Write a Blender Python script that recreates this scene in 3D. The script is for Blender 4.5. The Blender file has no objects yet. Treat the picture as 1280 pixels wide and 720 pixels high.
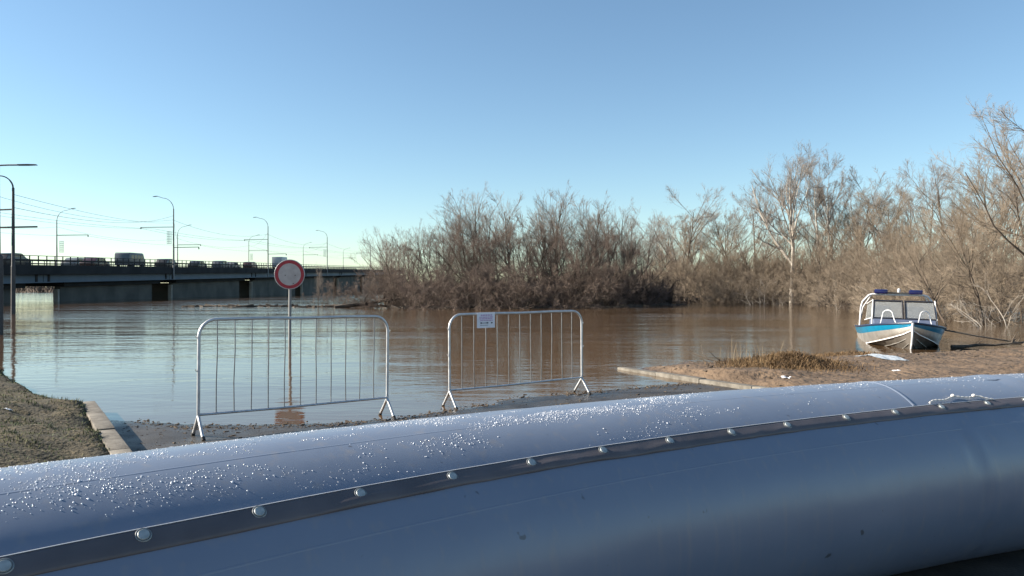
import bpy, math, random
import numpy as np
from mathutils import Vector, Matrix, Quaternion

scene = bpy.context.scene
R = math.radians
# ------------------------------------------------------------------ camera
CAMZ = 1.4
cd = bpy.data.cameras.new('camera'); cam = bpy.data.objects.new('camera', cd)
scene.collection.objects.link(cam)
cam.location = (0, 0, CAMZ); cam.rotation_euler = (R(90), 0, 0)
cd.sensor_width = 36; cd.lens = 27; cd.clip_start = 0.05; cd.clip_end = 20000
scene.camera = cam
# ------------------------------------------------------------------ sky, sun, exposure
SUN_AZ, SUN_EL = -88.0, 27.0          # azimuth from +Y, clockwise
world = bpy.data.worlds.new('World'); scene.world = world; world.use_nodes = True
wn = world.node_tree; wn.nodes.clear()
sky = wn.nodes.new('ShaderNodeTexSky'); sky.sky_type = 'NISHITA'; sky.sun_disc = False
sky.sun_elevation = R(SUN_EL); sky.sun_rotation = R(SUN_AZ)
sky.air_density = 1.0; sky.dust_density = 0.15; sky.ozone_density = 2.2; sky.altitude = 100
bg = wn.nodes.new('ShaderNodeBackground'); bg.inputs['Strength'].default_value = 0.060
wo = wn.nodes.new('ShaderNodeOutputWorld')
wb = wn.nodes.new('ShaderNodeMix'); wb.data_type = 'RGBA'; wb.blend_type = 'MULTIPLY'; wb.inputs[0].default_value = 1.0
wb.inputs[7].default_value = (.95, 1.035, 1.02, 1)      # the camera's cool white balance, even over the whole sky
wn.links.new(sky.outputs[0], wb.inputs[6]); wn.links.new(wb.outputs[2], bg.inputs[0]); wn.links.new(bg.outputs[0], wo.inputs[0])
sd = bpy.data.lights.new('sun', 'SUN'); sun = bpy.data.objects.new('sun', sd)
scene.collection.objects.link(sun)
sd.energy = 5.0; sd.angle = R(0.53); sd.color = (1.0, 0.9, 0.76)
sdir = Vector((math.sin(R(SUN_AZ)) * math.cos(R(SUN_EL)), math.cos(R(SUN_AZ)) * math.cos(R(SUN_EL)), math.sin(R(SUN_EL))))
sun.rotation_euler = sdir.to_track_quat('Z', 'Y').to_euler(); sun.location = (-30, 0, 30)
scene.view_settings.view_transform = 'Standard'; scene.view_settings.look = 'None'
scene.view_settings.exposure = 1.5; scene.view_settings.gamma = 1.0
scene.view_settings.use_curve_mapping = False
scene.cycles.max_bounces = 6
# ------------------------------------------------------------------ helpers
COL = scene.collection
def tag(o, label=None, cat=None, group=None, kind=None):
    if label: o['label'] = label
    if cat: o['category'] = cat
    if group: o['group'] = group
    if kind: o['kind'] = kind
    return o
def empty(name, loc=(0, 0, 0), rz=0.0):
    o = bpy.data.objects.new(name, None); COL.objects.link(o)
    o.location = loc; o.rotation_euler = (0, 0, rz); o.empty_display_size = 0.2
    return o
def link(name, me, parent=None, loc=None):
    o = bpy.data.objects.new(name, me); COL.objects.link(o)
    if parent is not None: o.parent = parent
    if loc is not None: o.location = loc
    return o
def copy_tree(o, parent=None):
    c = o.copy(); COL.objects.link(c); c.parent = parent
    for ch in list(o.children): copy_tree(ch, c)
    return c
def gpt(px, py, z=0.0):
    d = (CAMZ - z) * 960.0 / (py - 360.0)
    return ((px - 640) / 960.0 * d, d, z)
def at(px, d): return (px - 640) / 960.0 * d

def mesh_np(name, V, F, mat=None, smooth=False):
    """V (n,3), F (m,k) arrays"""
    me = bpy.data.meshes.new(name)
    V = np.ascontiguousarray(V, dtype=np.float32); F = np.ascontiguousarray(F, dtype=np.int32)
    me.vertices.add(len(V)); me.vertices.foreach_set('co', V.ravel())
    m, k = F.shape
    me.loops.add(m * k); me.loops.foreach_set('vertex_index', F.ravel())
    me.polygons.add(m)
    me.polygons.foreach_set('loop_start', np.arange(0, m * k, k, dtype=np.int32))
    me.polygons.foreach_set('loop_total', np.full(m, k, dtype=np.int32))
    if smooth: me.polygons.foreach_set('use_smooth', np.ones(m, dtype=bool))
    me.update(calc_edges=True); me.validate()
    if mat: me.materials.append(mat)
    return me

class MB:
    def __init__(s): s.v = []; s.f = []
    def add(s, vs, fs):
        n = len(s.v); s.v += [tuple(v) for v in vs]; s.f += [tuple(i + n for i in f) for f in fs]; return s
    def box(s, c, d, rz=0.0, rx=0.0, ry=0.0):
        M = Matrix.Rotation(rz, 3, 'Z') @ Matrix.Rotation(ry, 3, 'Y') @ Matrix.Rotation(rx, 3, 'X')
        vs = []
        for z in (-.5, .5):
            for x, y in ((-.5, -.5), (.5, -.5), (.5, .5), (-.5, .5)):
                p = M @ Vector((x * d[0], y * d[1], z * d[2])); vs.append((p.x + c[0], p.y + c[1], p.z + c[2]))
        return s.add(vs, [(3, 2, 1, 0), (4, 5, 6, 7), (0, 1, 5, 4), (1, 2, 6, 5), (2, 3, 7, 6), (3, 0, 4, 7)])
    def hexa(s, pts):   # 8 points: bottom loop then top loop
        return s.add(pts, [(3, 2, 1, 0), (4, 5, 6, 7), (0, 1, 5, 4), (1, 2, 6, 5), (2, 3, 7, 6), (3, 0, 4, 7)])
    def tube(s, pts, r, n=8, cap=True, closed=False):
        pts = [Vector(p) for p in pts]; k = len(pts)
        rr = r if isinstance(r, (list, tuple)) else [r] * k
        t0 = (pts[1] - pts[0]).normalized()
        u = t0.orthogonal().normalized(); vs = []; fs = []
        for i, p in enumerate(pts):
            a = pts[max(i - 1, 0)]; b = pts[min(i + 1, k - 1)]
            t = (b - a).normalized(); u = (u - t * u.dot(t)).normalized(); w = t.cross(u)
            for j in range(n):
                an = 2 * math.pi * j / n
                vs.append(p + u * (rr[i] * math.cos(an)) + w * (rr[i] * math.sin(an)))
        for i in range(k - 1):
            for j in range(n):
                fs.append((i * n + j, i * n + (j + 1) % n, (i + 1) * n + (j + 1) % n, (i + 1) * n + j))
        if cap: fs += [tuple(range(n - 1, -1, -1)), tuple((k - 1) * n + j for j in range(n))]
        return s.add(vs, fs)
    def lathe(s, prof, n=24, M=None):  # prof (r,z)
        M = M or Matrix(); vs = []; fs = []
        for r, z in prof:
            for j in range(n):
                a = 2 * math.pi * j / n; vs.append(M @ Vector((r * math.cos(a), r * math.sin(a), z)))
        for i in range(len(prof) - 1):
            for j in range(n):
                fs.append((i * n + j, i * n + (j + 1) % n, (i + 1) * n + (j + 1) % n, (i + 1) * n + j))
        fs += [tuple(range(n - 1, -1, -1)), tuple((len(prof) - 1) * n + j for j in range(n))]
        return s.add(vs, fs)
    def prism(s, poly, y0, y1):   # poly in (x,z) extruded along y
        n = len(poly)
        vs = [(x, y0, z) for x, z in poly] + [(x, y1, z) for x, z in poly]
        return s.add(vs, [tuple(range(n)), tuple(range(2 * n - 1, n - 1, -1))] + [(i, (i + 1) % n + 0, (i + 1) % n + n, i + n)[::-1] for i in range(n)])
    def mesh(s, name, mat, smooth=False, bevel=0):
        me = bpy.data.meshes.new(name); me.from_pydata(s.v, [], s.f)
        import bmesh
        bm = bmesh.new(); bm.from_mesh(me)
        if bevel: bmesh.ops.bevel(bm, geom=list(bm.edges), offset=bevel, segments=2, affect='EDGES', profile=.6)
        bmesh.ops.recalc_face_normals(bm, faces=bm.faces); bm.to_mesh(me); bm.free()
        if mat: me.materials.append(mat)
        if smooth:
            me.polygons.foreach_set('use_smooth', [True] * len(me.polygons))
            me.set_sharp_from_angle(angle=R(40))
        return me
    def build(s, name, mat, parent=None, smooth=False, bevel=0):
        return link(name, s.mesh(name, mat, smooth, bevel), parent)

def vnoise(x, y, seed=0):
    x = np.asarray(x, float); y = np.asarray(y, float)
    xi = np.floor(x); yi = np.floor(y); xf = x - xi; yf = y - yi
    def h(a, b):
        v = np.sin(a * 127.1 + b * 311.7 + seed * 74.7) * 43758.5453
        return v - np.floor(v)
    u = xf * xf * (3 - 2 * xf); w = yf * yf * (3 - 2 * yf)
    return (h(xi, yi) * (1 - u) + h(xi + 1, yi) * u) * (1 - w) + (h(xi, yi + 1) * (1 - u) + h(xi + 1, yi + 1) * u) * w
def fbm(x, y, seed=0, o=4):
    r = 0; a = .5
    for i in range(o): r = r + a * (vnoise(x * 2 ** i, y * 2 ** i, seed + i) - .5); a *= .5
    return r
def sstep(a, b, x):
    t = np.clip((x - a) / (b - a), 0, 1); return t * t * (3 - 2 * t)

# ------------------------------------------------------------------ materials
MATS = {}
def pm(name, c1, c2=None, scale=8.0, rough=.6, metal=0.0, bump=0.0, bscale=40.0, r2=None, spec=.5, contrast=(.35, .65),
       mapping=(1, 1, 1), objvar=0.0, detail=6.0, coat=0.0, bdist=.01):
    m = bpy.data.materials.new(name); m.use_nodes = True; nt = m.node_tree; N = nt.nodes; L = nt.links
    b = N['Principled BSDF']; b.inputs['Roughness'].default_value = rough; b.inputs['Metallic'].default_value = metal
    b.inputs['Specular IOR Level'].default_value = spec; b.inputs['Coat Weight'].default_value = coat
    tc = N.new('ShaderNodeTexCoord'); mp = N.new('ShaderNodeMapping'); mp.inputs['Scale'].default_value = mapping
    L.new(tc.outputs['Object'], mp.inputs['Vector'])
    c2 = c2 or tuple(x * .75 for x in c1)
    nz = N.new('ShaderNodeTexNoise'); nz.inputs['Scale'].default_value = scale; nz.inputs['Detail'].default_value = detail
    L.new(mp.outputs[0], nz.inputs['Vector'])
    cr = N.new('ShaderNodeValToRGB'); cr.color_ramp.elements[0].position = contrast[0]; cr.color_ramp.elements[1].position = contrast[1]
    cr.color_ramp.elements[0].color = (*c1, 1); cr.color_ramp.elements[1].color = (*c2, 1)
    L.new(nz.outputs['Fac'], cr.inputs['Fac']); out = cr.outputs['Color']
    if objvar:
        oi = N.new('ShaderNodeObjectInfo'); mr = N.new('ShaderNodeMapRange')
        mr.inputs['To Min'].default_value = 1 - objvar; mr.inputs['To Max'].default_value = 1 + objvar
        L.new(oi.outputs['Random'], mr.inputs['Value'])
        hs = N.new('ShaderNodeHueSaturation'); L.new(mr.outputs[0], hs.inputs['Value']); L.new(out, hs.inputs['Color']); out = hs.outputs['Color']
    L.new(out, b.inputs['Base Color'])
    if r2 is not None:
        mr = N.new('ShaderNodeMapRange'); mr.inputs['To Min'].default_value = rough; mr.inputs['To Max'].default_value = r2
        L.new(nz.outputs['Fac'], mr.inputs['Value']); L.new(mr.outputs[0], b.inputs['Roughness'])
    if bump:
        n2 = N.new('ShaderNodeTexNoise'); n2.inputs['Scale'].default_value = bscale; n2.inputs['Detail'].default_value = 4
        L.new(mp.outputs[0], n2.inputs['Vector'])
        bp = N.new('ShaderNodeBump'); bp.inputs['Strength'].default_value = bump; bp.inputs['Distance'].default_value = bdist
        L.new(n2.outputs['Fac'], bp.inputs['Height']); L.new(bp.outputs[0], b.inputs['Normal'])
    MATS[name] = m; return m

pm('asphalt', (.030, .026, .023), (.075, .064, .052), 3.0, .75, bump=.6, bscale=60, r2=.5)
pm('yard_paving', (.22, .20, .185), (.30, .28, .255), 2.0, .9, bump=.3, bscale=20)
pm('mud_sand', (.075, .049, .029), (.15, .10, .06), 2.2, .9, bump=1.0, bscale=9, bdist=.07)
pm('turf_soil', (.028, .024, .012), (.085, .066, .034), 5.0, .95, bump=.9, bscale=30, bdist=.03)
pm('river_bed', (.09, .06, .035), (.13, .09, .055), 1.0, .9)
pm('kerb_concrete', (.095, .084, .068), (.17, .155, .13), 9.0, .85, bump=.5, bscale=60, objvar=.08)
pm('bridge_concrete', (.085, .085, .078), (.135, .13, .115), .35, .9, bump=.3, bscale=3, spec=.12)
pm('sunlit_concrete', (.38, .36, .32), (.30, .285, .25), 1.0, .9)  # paler colour stands in for sun on the pier ends
pm('bridge_slab', (.026, .028, .030), (.04, .041, .043), .5, .9, spec=.12)
pm('girder_paint', (.115, .15, .185), (.145, .18, .215), .4, .6, spec=.12)
pm('rail_paint', (.018, .02, .022), (.03, .03, .032), 1.0, .6, spec=.12)
pm('lamp_steel', (.045, .047, .05), (.07, .07, .072), 3.0, .6, metal=.3)
pm('lamp_steel_pale', (.17, .17, .17), (.24, .24, .23), 3.0, .6)
pm('wire_black', (.03, .03, .03), (.05, .05, .05), 3.0, .6)
pm('galvanised', (.42, .43, .44), (.55, .56, .57), 14.0, .38, metal=.75, r2=.55, bump=.1, bscale=80)
pm('galvanised_bar', (.20, .205, .21), (.30, .30, .30), 14.0, .42, metal=.7)
pm('rubber_black', (.02, .02, .02), (.035, .035, .035), 20, .8)
pm('sign_white', (.42, .36, .335), (.52, .46, .43), 6.0, .55)
pm('sign_red', (.33, .02, .03), (.42, .03, .04), 8.0, .5)
pm('sign_back', (.45, .45, .45), None, 6.0, .5, metal=.5)
pm('paper', (.78, .76, .78), (.72, .70, .74), 30, .8)
pm('print_pink', (.52, .30, .50), (.45, .25, .45), 300, .8)
pm('print_dark', (.06, .06, .08), (.15, .14, .16), 200, .8)
pm('shaded_boat_bottom', (.075, .066, .055), (.12, .105, .09), 4, .6)  # dark tone paints in the shade under the hull flare
pm('alu_hull', (.60, .57, .52), (.42, .40, .36), 3.5, .34, metal=.8, bump=.15, bscale=6, r2=.5)
pm('hull_blue', (.0, .13, .235), (.0, .16, .28), 5, .3, coat=.3)
pm('hull_navy', (.012, .02, .05), (.02, .03, .06), 5, .35)
pm('boat_deck', (.06, .08, .13), (.09, .11, .17), 4, .6)
pm('white_tube', (.72, .72, .72), (.62, .62, .62), 8, .35)
pm('frame_black', (.012, .013, .018), (.02, .02, .025), 8, .4)
pm('beacon_blue', (.006, .006, .055), (.008, .008, .08), 8, .2, coat=.5)
pm('rope_dark', (.05, .045, .04), (.09, .08, .07), 20, .9)
pm('rope_white', (.72, .70, .66), (.55, .53, .50), 60, .8)
pm('debris_dark', (.035, .026, .02), (.08, .06, .04), 20, .95)
pm('log_bark', (.045, .034, .026), (.10, .08, .06), 6, .95, bump=.5, bscale=12, bdist=.03)
pm('litter_white', (.75, .75, .75), (.6, .6, .62), 12, .6)
pm('plastic_sheet', (.33, .37, .40), (.62, .65, .66), 9, .3, bump=.5, bscale=12, bdist=.03)
pm('reed_straw', (.075, .042, .017), (.20, .125, .055), 3.5, .85, contrast=(.3, .7))
pm('reed_pale', (.24, .19, .11), (.17, .125, .07), 3.5, .85)
pm('grass_mix', (.024, .055, .008), (.10, .095, .030), 4.5, .85, contrast=(.38, .62))
pm('bark_brown', (.060, .045, .034), (.115, .09, .068), 1.5, .95, objvar=.15)
pm('bark_pale', (.40, .365, .32), (.25, .22, .185), 1.2, .9, objvar=.08)
pm('twig_brown', (.115, .084, .068), (.175, .13, .105), .6, .9, objvar=.18)
pm('twig_grey', (.17, .145, .125), (.24, .21, .185), .6, .9, objvar=.12)
pm('twig_tan', (.175, .138, .10), (.26, .21, .155), .6, .9, objvar=.14)
pm('wood_far', (.055, .042, .034), (.10, .075, .055), .15, .95)
pm('tyre', (.018, .018, .018), (.03, .03, .03), 10, .85)
pm('car_glass', (.02, .025, .03), (.03, .035, .04), 1, .08)
pm('car_dark', (.012, .013, .016), (.018, .018, .02), 1, .4, coat=.5)
pm('car_grey', (.055, .066, .082), (.065, .075, .09), 1, .4, coat=.3)
pm('car_silver', (.10, .105, .115), (.12, .125, .13), 1, .35, coat=.4)
pm('car_red', (.035, .012, .013), (.04, .015, .015), 1, .35, coat=.4)
pm('car_white', (.34, .35, .37), (.38, .39, .4), 1, .4, coat=.3)
pm('headlight', (.8, .8, .75), (.7, .7, .68), 1, .15)

def wet_margin(m, z0, z1, dark, wet_rough):
    nt = m.node_tree; N = nt.nodes; L = nt.links; b = N['Principled BSDF']
    g = N.new('ShaderNodeNewGeometry'); sx = N.new('ShaderNodeSeparateXYZ'); L.new(g.outputs['Position'], sx.inputs[0])
    nz = N.new('ShaderNodeTexNoise'); nz.inputs['Scale'].default_value = 3.0; L.new(g.outputs['Position'], nz.inputs['Vector'])
    ad = N.new('ShaderNodeMath'); ad.operation = 'MULTIPLY_ADD'; L.new(nz.outputs['Fac'], ad.inputs[0]); ad.inputs[1].default_value = -(z1 - z0) * .8; L.new(sx.outputs['Z'], ad.inputs[2])
    mr = N.new('ShaderNodeMapRange'); mr.inputs['From Min'].default_value = z0 - (z1 - z0) * .4; mr.inputs['From Max'].default_value = z1 - (z1 - z0) * .4; L.new(ad.outputs[0], mr.inputs['Value'])
    mx = N.new('ShaderNodeMix'); mx.data_type = 'RGBA'; L.new(mr.outputs[0], mx.inputs[0])
    src = b.inputs['Base Color'].links[0].from_socket
    mu = N.new('ShaderNodeMix'); mu.data_type = 'RGBA'; mu.blend_type = 'MULTIPLY'; mu.inputs[0].default_value = 1; L.new(src, mu.inputs[6]); mu.inputs[7].default_value = (dark, dark, dark, 1)
    L.new(mu.outputs[2], mx.inputs[6]); L.new(src, mx.inputs[7]); L.new(mx.outputs[2], b.inputs['Base Color'])
    rr = N.new('ShaderNodeMapRange'); rr.inputs['To Min'].default_value = wet_rough; rr.inputs['To Max'].default_value = .85; L.new(mr.outputs[0], rr.inputs['Value']); L.new(rr.outputs[0], b.inputs['Roughness'])
wet_margin(MATS['asphalt'], .0, .022, .55, .22); wet_margin(MATS['mud_sand'], .0, .06, .5, .3)
def glass_mat():
    m = bpy.data.materials.new('boat_glass'); m.use_nodes = True; b = m.node_tree.nodes['Principled BSDF']
    N = m.node_tree.nodes; L = m.node_tree.links
    nz = N.new('ShaderNodeTexNoise'); nz.inputs['Scale'].default_value = 3
    cr = N.new('ShaderNodeValToRGB'); cr.color_ramp.elements[0].color = (.42, .44, .44, 1); cr.color_ramp.elements[1].color = (.55, .57, .57, 1)
    L.new(nz.outputs['Fac'], cr.inputs['Fac']); L.new(cr.outputs[0], b.inputs['Base Color'])
    b.inputs['Roughness'].default_value = .12; b.inputs['Transmission Weight'].default_value = .7; b.inputs['IOR'].default_value = 1.45
    MATS['boat_glass'] = m
glass_mat()
def water_mat():
    m = bpy.data.materials.new('flood_water'); m.use_nodes = True; nt = m.node_tree; N = nt.nodes; L = nt.links
    b = N['Principled BSDF']; b.inputs['Roughness'].default_value = .045; b.inputs['IOR'].default_value = 1.333
    tc = N.new('ShaderNodeTexCoord')
    def noise(sc, mp, det, rot=0):
        mm = N.new('ShaderNodeMapping'); mm.inputs['Scale'].default_value = mp; mm.inputs['Rotation'].default_value = (0, 0, R(rot))
        L.new(tc.outputs['Object'], mm.inputs['Vector'])
        n = N.new('ShaderNodeTexNoise'); n.inputs['Scale'].default_value = sc; n.inputs['Detail'].default_value = det
        n.inputs['Distortion'].default_value = .3
        L.new(mm.outputs[0], n.inputs['Vector']); return n.outputs['Fac']
    def math_(op, a, bb):
        n = N.new('ShaderNodeMath'); n.operation = op
        for i, v in enumerate((a, bb)):
            if isinstance(v, (int, float)): n.inputs[i].default_value = v
            else: L.new(v, n.inputs[i])
        return n.outputs[0]
    cr = N.new('ShaderNodeValToRGB'); cr.color_ramp.elements[0].position = .3; cr.color_ramp.elements[1].position = .7
    cr.color_ramp.elements[0].color = (.066, .038, .018, 1); cr.color_ramp.elements[1].color = (.088, .052, .026, 1)
    L.new(noise(.08, (1, 2.5, 1), 3), cr.inputs['Fac']); L.new(cr.outputs[0], b.inputs['Base Color'])
    h1 = math_('MULTIPLY', noise(.55, (.55, 1.5, 1), 4, 12), .055)
    h2 = math_('MULTIPLY', noise(2.6, (.6, 1.4, 1), 3, -10), .030)
    h3 = math_('MULTIPLY', noise(9.0, (.7, 1.2, 1), 2, 5), .007)
    patch = N.new('ShaderNodeMapRange'); patch.inputs['From Min'].default_value = .36; patch.inputs['From Max'].default_value = .66
    patch.inputs['To Min'].default_value = .25; patch.inputs['To Max'].default_value = 1.0
    L.new(noise(.11, (.45, 1.6, 1), 3, 8), patch.inputs['Value'])
    sx = N.new('ShaderNodeSeparateXYZ'); L.new(tc.outputs['Object'], sx.inputs[0])
    sh = N.new('ShaderNodeMapRange'); sh.inputs['From Min'].default_value = 8; sh.inputs['From Max'].default_value = 42
    sh.inputs['To Min'].default_value = .2; sh.inputs['To Max'].default_value = 1.0
    L.new(sx.outputs['Y'], sh.inputs['Value'])
    h = math_('ADD', math_('ADD', h1, h2), h3)
    h = math_('MULTIPLY', h, math_('MULTIPLY', patch.outputs[0], sh.outputs[0]))
    bp = N.new('ShaderNodeBump'); bp.inputs['Strength'].default_value = 1.0; bp.inputs['Distance'].default_value = 1.0
    L.new(h, bp.inputs['Height']); L.new(bp.outputs[0], b.inputs['Normal'])
    MATS['flood_water'] = m
water_mat()
def pvc_mat():
    m = bpy.data.materials.new('tube_pvc'); m.use_nodes = True; nt = m.node_tree; N = nt.nodes; L = nt.links
    b = N['Principled BSDF']; b.inputs['Roughness'].default_value = .3; b.inputs['Specular IOR Level'].default_value = .5; b.inputs['IOR'].default_value = 1.62
    tc = N.new('ShaderNodeTexCoord')
    n = N.new('ShaderNodeTexNoise'); n.inputs['Scale'].default_value = 2.2; n.inputs['Detail'].default_value = 5; L.new(tc.outputs['Object'], n.inputs['Vector'])
    # vertical dirt streaks: stretched noise
    mp = N.new('ShaderNodeMapping'); mp.inputs['Scale'].default_value = (20, 20, 1.0); L.new(tc.outputs['Object'], mp.inputs['Vector'])
    n2 = N.new('ShaderNodeTexNoise'); n2.inputs['Scale'].default_value = 1.4; n2.inputs['Detail'].default_value = 6; L.new(mp.outputs[0], n2.inputs['Vector'])
    cr = N.new('ShaderNodeValToRGB'); cr.color_ramp.elements[0].position = .3; cr.color_ramp.elements[1].position = .75
    cr.color_ramp.elements[0].color = (.135, .168, .230, 1); cr.color_ramp.elements[1].color = (.158, .192, .254, 1)
    L.new(n.outputs['Fac'], cr.inputs['Fac'])
    cr2 = N.new('ShaderNodeValToRGB'); cr2.color_ramp.elements[0].position = .55; cr2.color_ramp.elements[1].position = .8
    cr2.color_ramp.elements[0].color = (0, 0, 0, 1); cr2.color_ramp.elements[1].color = (.75, .75, .75, 1)
    L.new(n2.outputs['Fac'], cr2.inputs['Fac'])
    mx = N.new('ShaderNodeMix'); mx.data_type = 'RGBA'; L.new(cr2.outputs[0], mx.inputs[0]); L.new(cr.outputs[0], mx.inputs[6]); mx.inputs[7].default_value = (.20, .205, .225, 1)
    n4 = N.new('ShaderNodeTexNoise'); n4.inputs['Scale'].default_value = 16; n4.inputs['Detail'].default_value = 2; L.new(tc.outputs['Object'], n4.inputs['Vector'])
    cr4 = N.new('ShaderNodeValToRGB'); cr4.color_ramp.elements[0].position = .735; cr4.color_ramp.elements[1].position = .775
    cr4.color_ramp.elements[0].color = (0, 0, 0, 1); cr4.color_ramp.elements[1].color = (.8, .8, .8, 1); L.new(n4.outputs['Fac'], cr4.inputs['Fac'])
    mx2 = N.new('ShaderNodeMix'); mx2.data_type = 'RGBA'; L.new(cr4.outputs[0], mx2.inputs[0]); L.new(mx.outputs[2], mx2.inputs[6]); mx2.inputs[7].default_value = (.05, .05, .055, 1)
    L.new(mx2.outputs[2], b.inputs['Base Color'])
    mr = N.new('ShaderNodeMapRange'); mr.inputs['To Min'].default_value = .28; mr.inputs['To Max'].default_value = .42; L.new(n2.outputs['Fac'], mr.inputs['Value']); L.new(mr.outputs[0], b.inputs['Roughness'])
    bp = N.new('ShaderNodeBump'); bp.inputs['Strength'].default_value = .25; bp.inputs['Distance'].default_value = .006
    n3 = N.new('ShaderNodeTexNoise'); n3.inputs['Scale'].default_value = 5; n3.inputs['Detail'].default_value = 3; L.new(tc.outputs['Object'], n3.inputs['Vector'])
    L.new(n3.outputs['Fac'], bp.inputs['Height']); L.new(bp.outputs[0], b.inputs['Normal'])
    MATS['tube_pvc'] = m
pvc_mat()
pm('flap_pvc', (.07, .063, .068), (.10, .09, .096), 5, .5, bump=.2, bscale=12)
pm('snap_metal', (.42, .45, .44), (.30, .33, .32), 60, .4, metal=.35)
pm('snap_ring', (.16, .17, .17), (.22, .23, .23), 40, .4, metal=.5)
pm('droplet', (.80, .82, .85), (.68, .70, .74), 30, .1, spec=1.0)  # white colour stands in for sun glinting in clear drops
M = MATS

# ------------------------------------------------------------------ tube path (shared with the ground)
def tube_y(x):
    x = np.asarray(x, float)
    f = lambda q: 2.8282 + .665 * q - .0837 * q ** 2 + .0085 * q ** 3
    d = lambda q: .665 - .1674 * q + .0255 * q ** 2
    xc = np.clip(x, -2.2, 4.6)
    return f(xc) + d(xc) * (x - xc)
def tube_dy(x):
    xc = np.clip(x, -2.2, 4.6); return .665 - .1674 * xc + .0255 * xc ** 2
# ------------------------------------------------------------------ ground height
YS = np.array([(-40, 8.2), (-4.3, 8.2), (-3.75, 7.85), (-3.2, 7.62), (-1.9, 7.75), (-1.4, 8.05), (-1.04, 8.3), (-.38, 9.1), (0, 9.75), (.85, 10.1), (1.78, 10.65), (2.4, 11.0), (3.4, 11.3), (40, 11.3)])
YB = np.array([(-60, 40), (-30, 26), (-12, 16), (-7.07, 10.6), (-6.3, 9.75), (-5.6, 8.95), (-5.08, 8.62), (-4.7, 8.56), (0, 8.5)])
Y2 = np.array([(1.7, 12.9), (2.1, 13.2), (2.6, 13.7), (3.3, 14.4), (3.9, 13.9), (4.3, 13.6), (5, 14.6), (6, 15.7), (7.5, 16.2), (9, 16.5), (10.5, 17.2), (12, 18.3), (15, 19.5), (25, 21), (80, 24)])
KL0 = np.array((-2.5, 5.12)); KL1 = np.array((-4.75, 8.6))
KR0 = np.array((3.75, 9.38)); KR1 = np.array((1.88, 13.25))
def sided(p0, p1, x, y):    # signed distance, positive to the left of p0->p1
    d = (p1 - p0) / np.linalg.norm(p1 - p0)
    return -(x - p0[0]) * d[1] + (y - p0[1]) * d[0]
def height(x, y):
    x = np.asarray(x, float); y = np.asarray(y, float)
    nz = fbm(x * .9, y * .9, 3) * .035 + fbm(x * 4, y * 4, 9) * .012
    ys = np.interp(x, YS[:, 0], YS[:, 1]); e = ys - y
    near = np.clip(e * .012, 0, .025) + np.where(e < 0, np.maximum(e * .045, -1.6), 0)
    zr = near + nz * np.where(e < 0, .6, .55) * sstep(-12, 0, e) + .004
    zr = np.where(y < 5, np.maximum(zr, .012), zr)
    # left verge
    dl = sided(KL0, KL1, x, y)
    yb = np.interp(x, YB[:, 0], YB[:, 1]); eb = yb - y
    zl = .115 + np.clip(dl, 0, 4) * .17 + fbm(x * 1.3, y * 1.3, 21) * .20 + fbm(x * 5, y * 5, 5) * .08
    zl = zl * sstep(-.55, .12, eb) - 1.2 * sstep(0, -3.5, eb) - .1 * sstep(.1, -.4, eb)
    td = y - tube_y(x)
    fade = sstep(.75, 2.2, td)
    zl = zl * fade + .015 * (1 - fade)
    ml = sstep(.0, .08, dl)
    z = zr * (1 - ml) + zl * ml
    # right bank
    dr = -sided(KR0, KR1, x, y)
    y2 = np.interp(x, Y2[:, 0], Y2[:, 1]); e2 = y2 - y
    z2 = np.clip(e2 * .11, -1.6, .13) + nz * 2.6 + .10 * (vnoise(x * .7 + y * .5, (y - .25 * x) * 2.6, 41) - .5) * sstep(.2, 1.5, e2) + .05 * sstep(2.5, 4, e2) * sstep(5, 7, x)
    z2 = z2 * sstep(.75, 2.5, td) + .015 * (1 - sstep(.75, 2.5, td))
    mr = sstep(.08, .42, dr) * sstep(6.5, 8.5, y)
    z = z * (1 - mr) + z2 * mr
    # level yard behind the viewer; unseen rise beyond added to hide horizon glow
    z = z + 2.2 * sstep(-3.5, -16, y)
    yard = sstep(5, 2, y) * sstep(-3.5, -3.0, y); z = z * (1 - yard) + (.012 + fbm(x * 2, y * 2, 4) * .008) * yard
    far = np.where(x < -110, 235, 290) + fbm(x * .01, x * 0 + 3, 8) * 60
    z = np.where(y > 60, np.maximum(-1.5, np.minimum(1.3, (y - far) * .12)), z)
    return z
GX = np.concatenate([[-4000, -1500, -600, -250, -120, -60, -30, -20], np.arange(-14, 16, .1), [16.4, 17, 18, 20, 24, 30, 45, 80, 160, 400, 1200, 4000]])
GY = np.concatenate([[-400, -100, -30, -16, -13, -10, -7, -5, -4, -3, -2, -1, 0, 0.5, 2, 3, 4], np.arange(4.5, 20, .1), [20.5, 21, 22, 24, 28, 34, 45, 60, 90, 150, 210, 235, 250, 265, 280, 300, 320, 360, 450, 900, 2500, 6000]])
gx, gy = np.meshgrid(GX, GY); gz = height(gx, gy)
gV = np.stack([gx, gy, gz], -1).reshape(-1, 3)
nx, ny = len(GX), len(GY)
ii = np.arange(nx * ny).reshape(ny, nx)
gF = np.stack([ii[:-1, :-1], ii[:-1, 1:], ii[1:, 1:], ii[1:, :-1]], -1).reshape(-1, 4)
gc = gV[gF].mean(1)
dl = sided(KL0, KL1, gc[:, 0], gc[:, 1]); dr = -sided(KR0, KR1, gc[:, 0], gc[:, 1])
inner = (gc[:, 1] < 40) & (gc[:, 0] > -30) & (gc[:, 0] < 30)
is_verge = inner & (dl > 0.04) & (gc[:, 1] > 2.5)
is_road = (~is_verge) & (((dr < .05) & (gc[:, 1] < 19)) | (gc[:, 1] < 7.0))
is_yard = is_road & (gc[:, 1] < 1.0); is_road = is_road & ~is_yard
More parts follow.
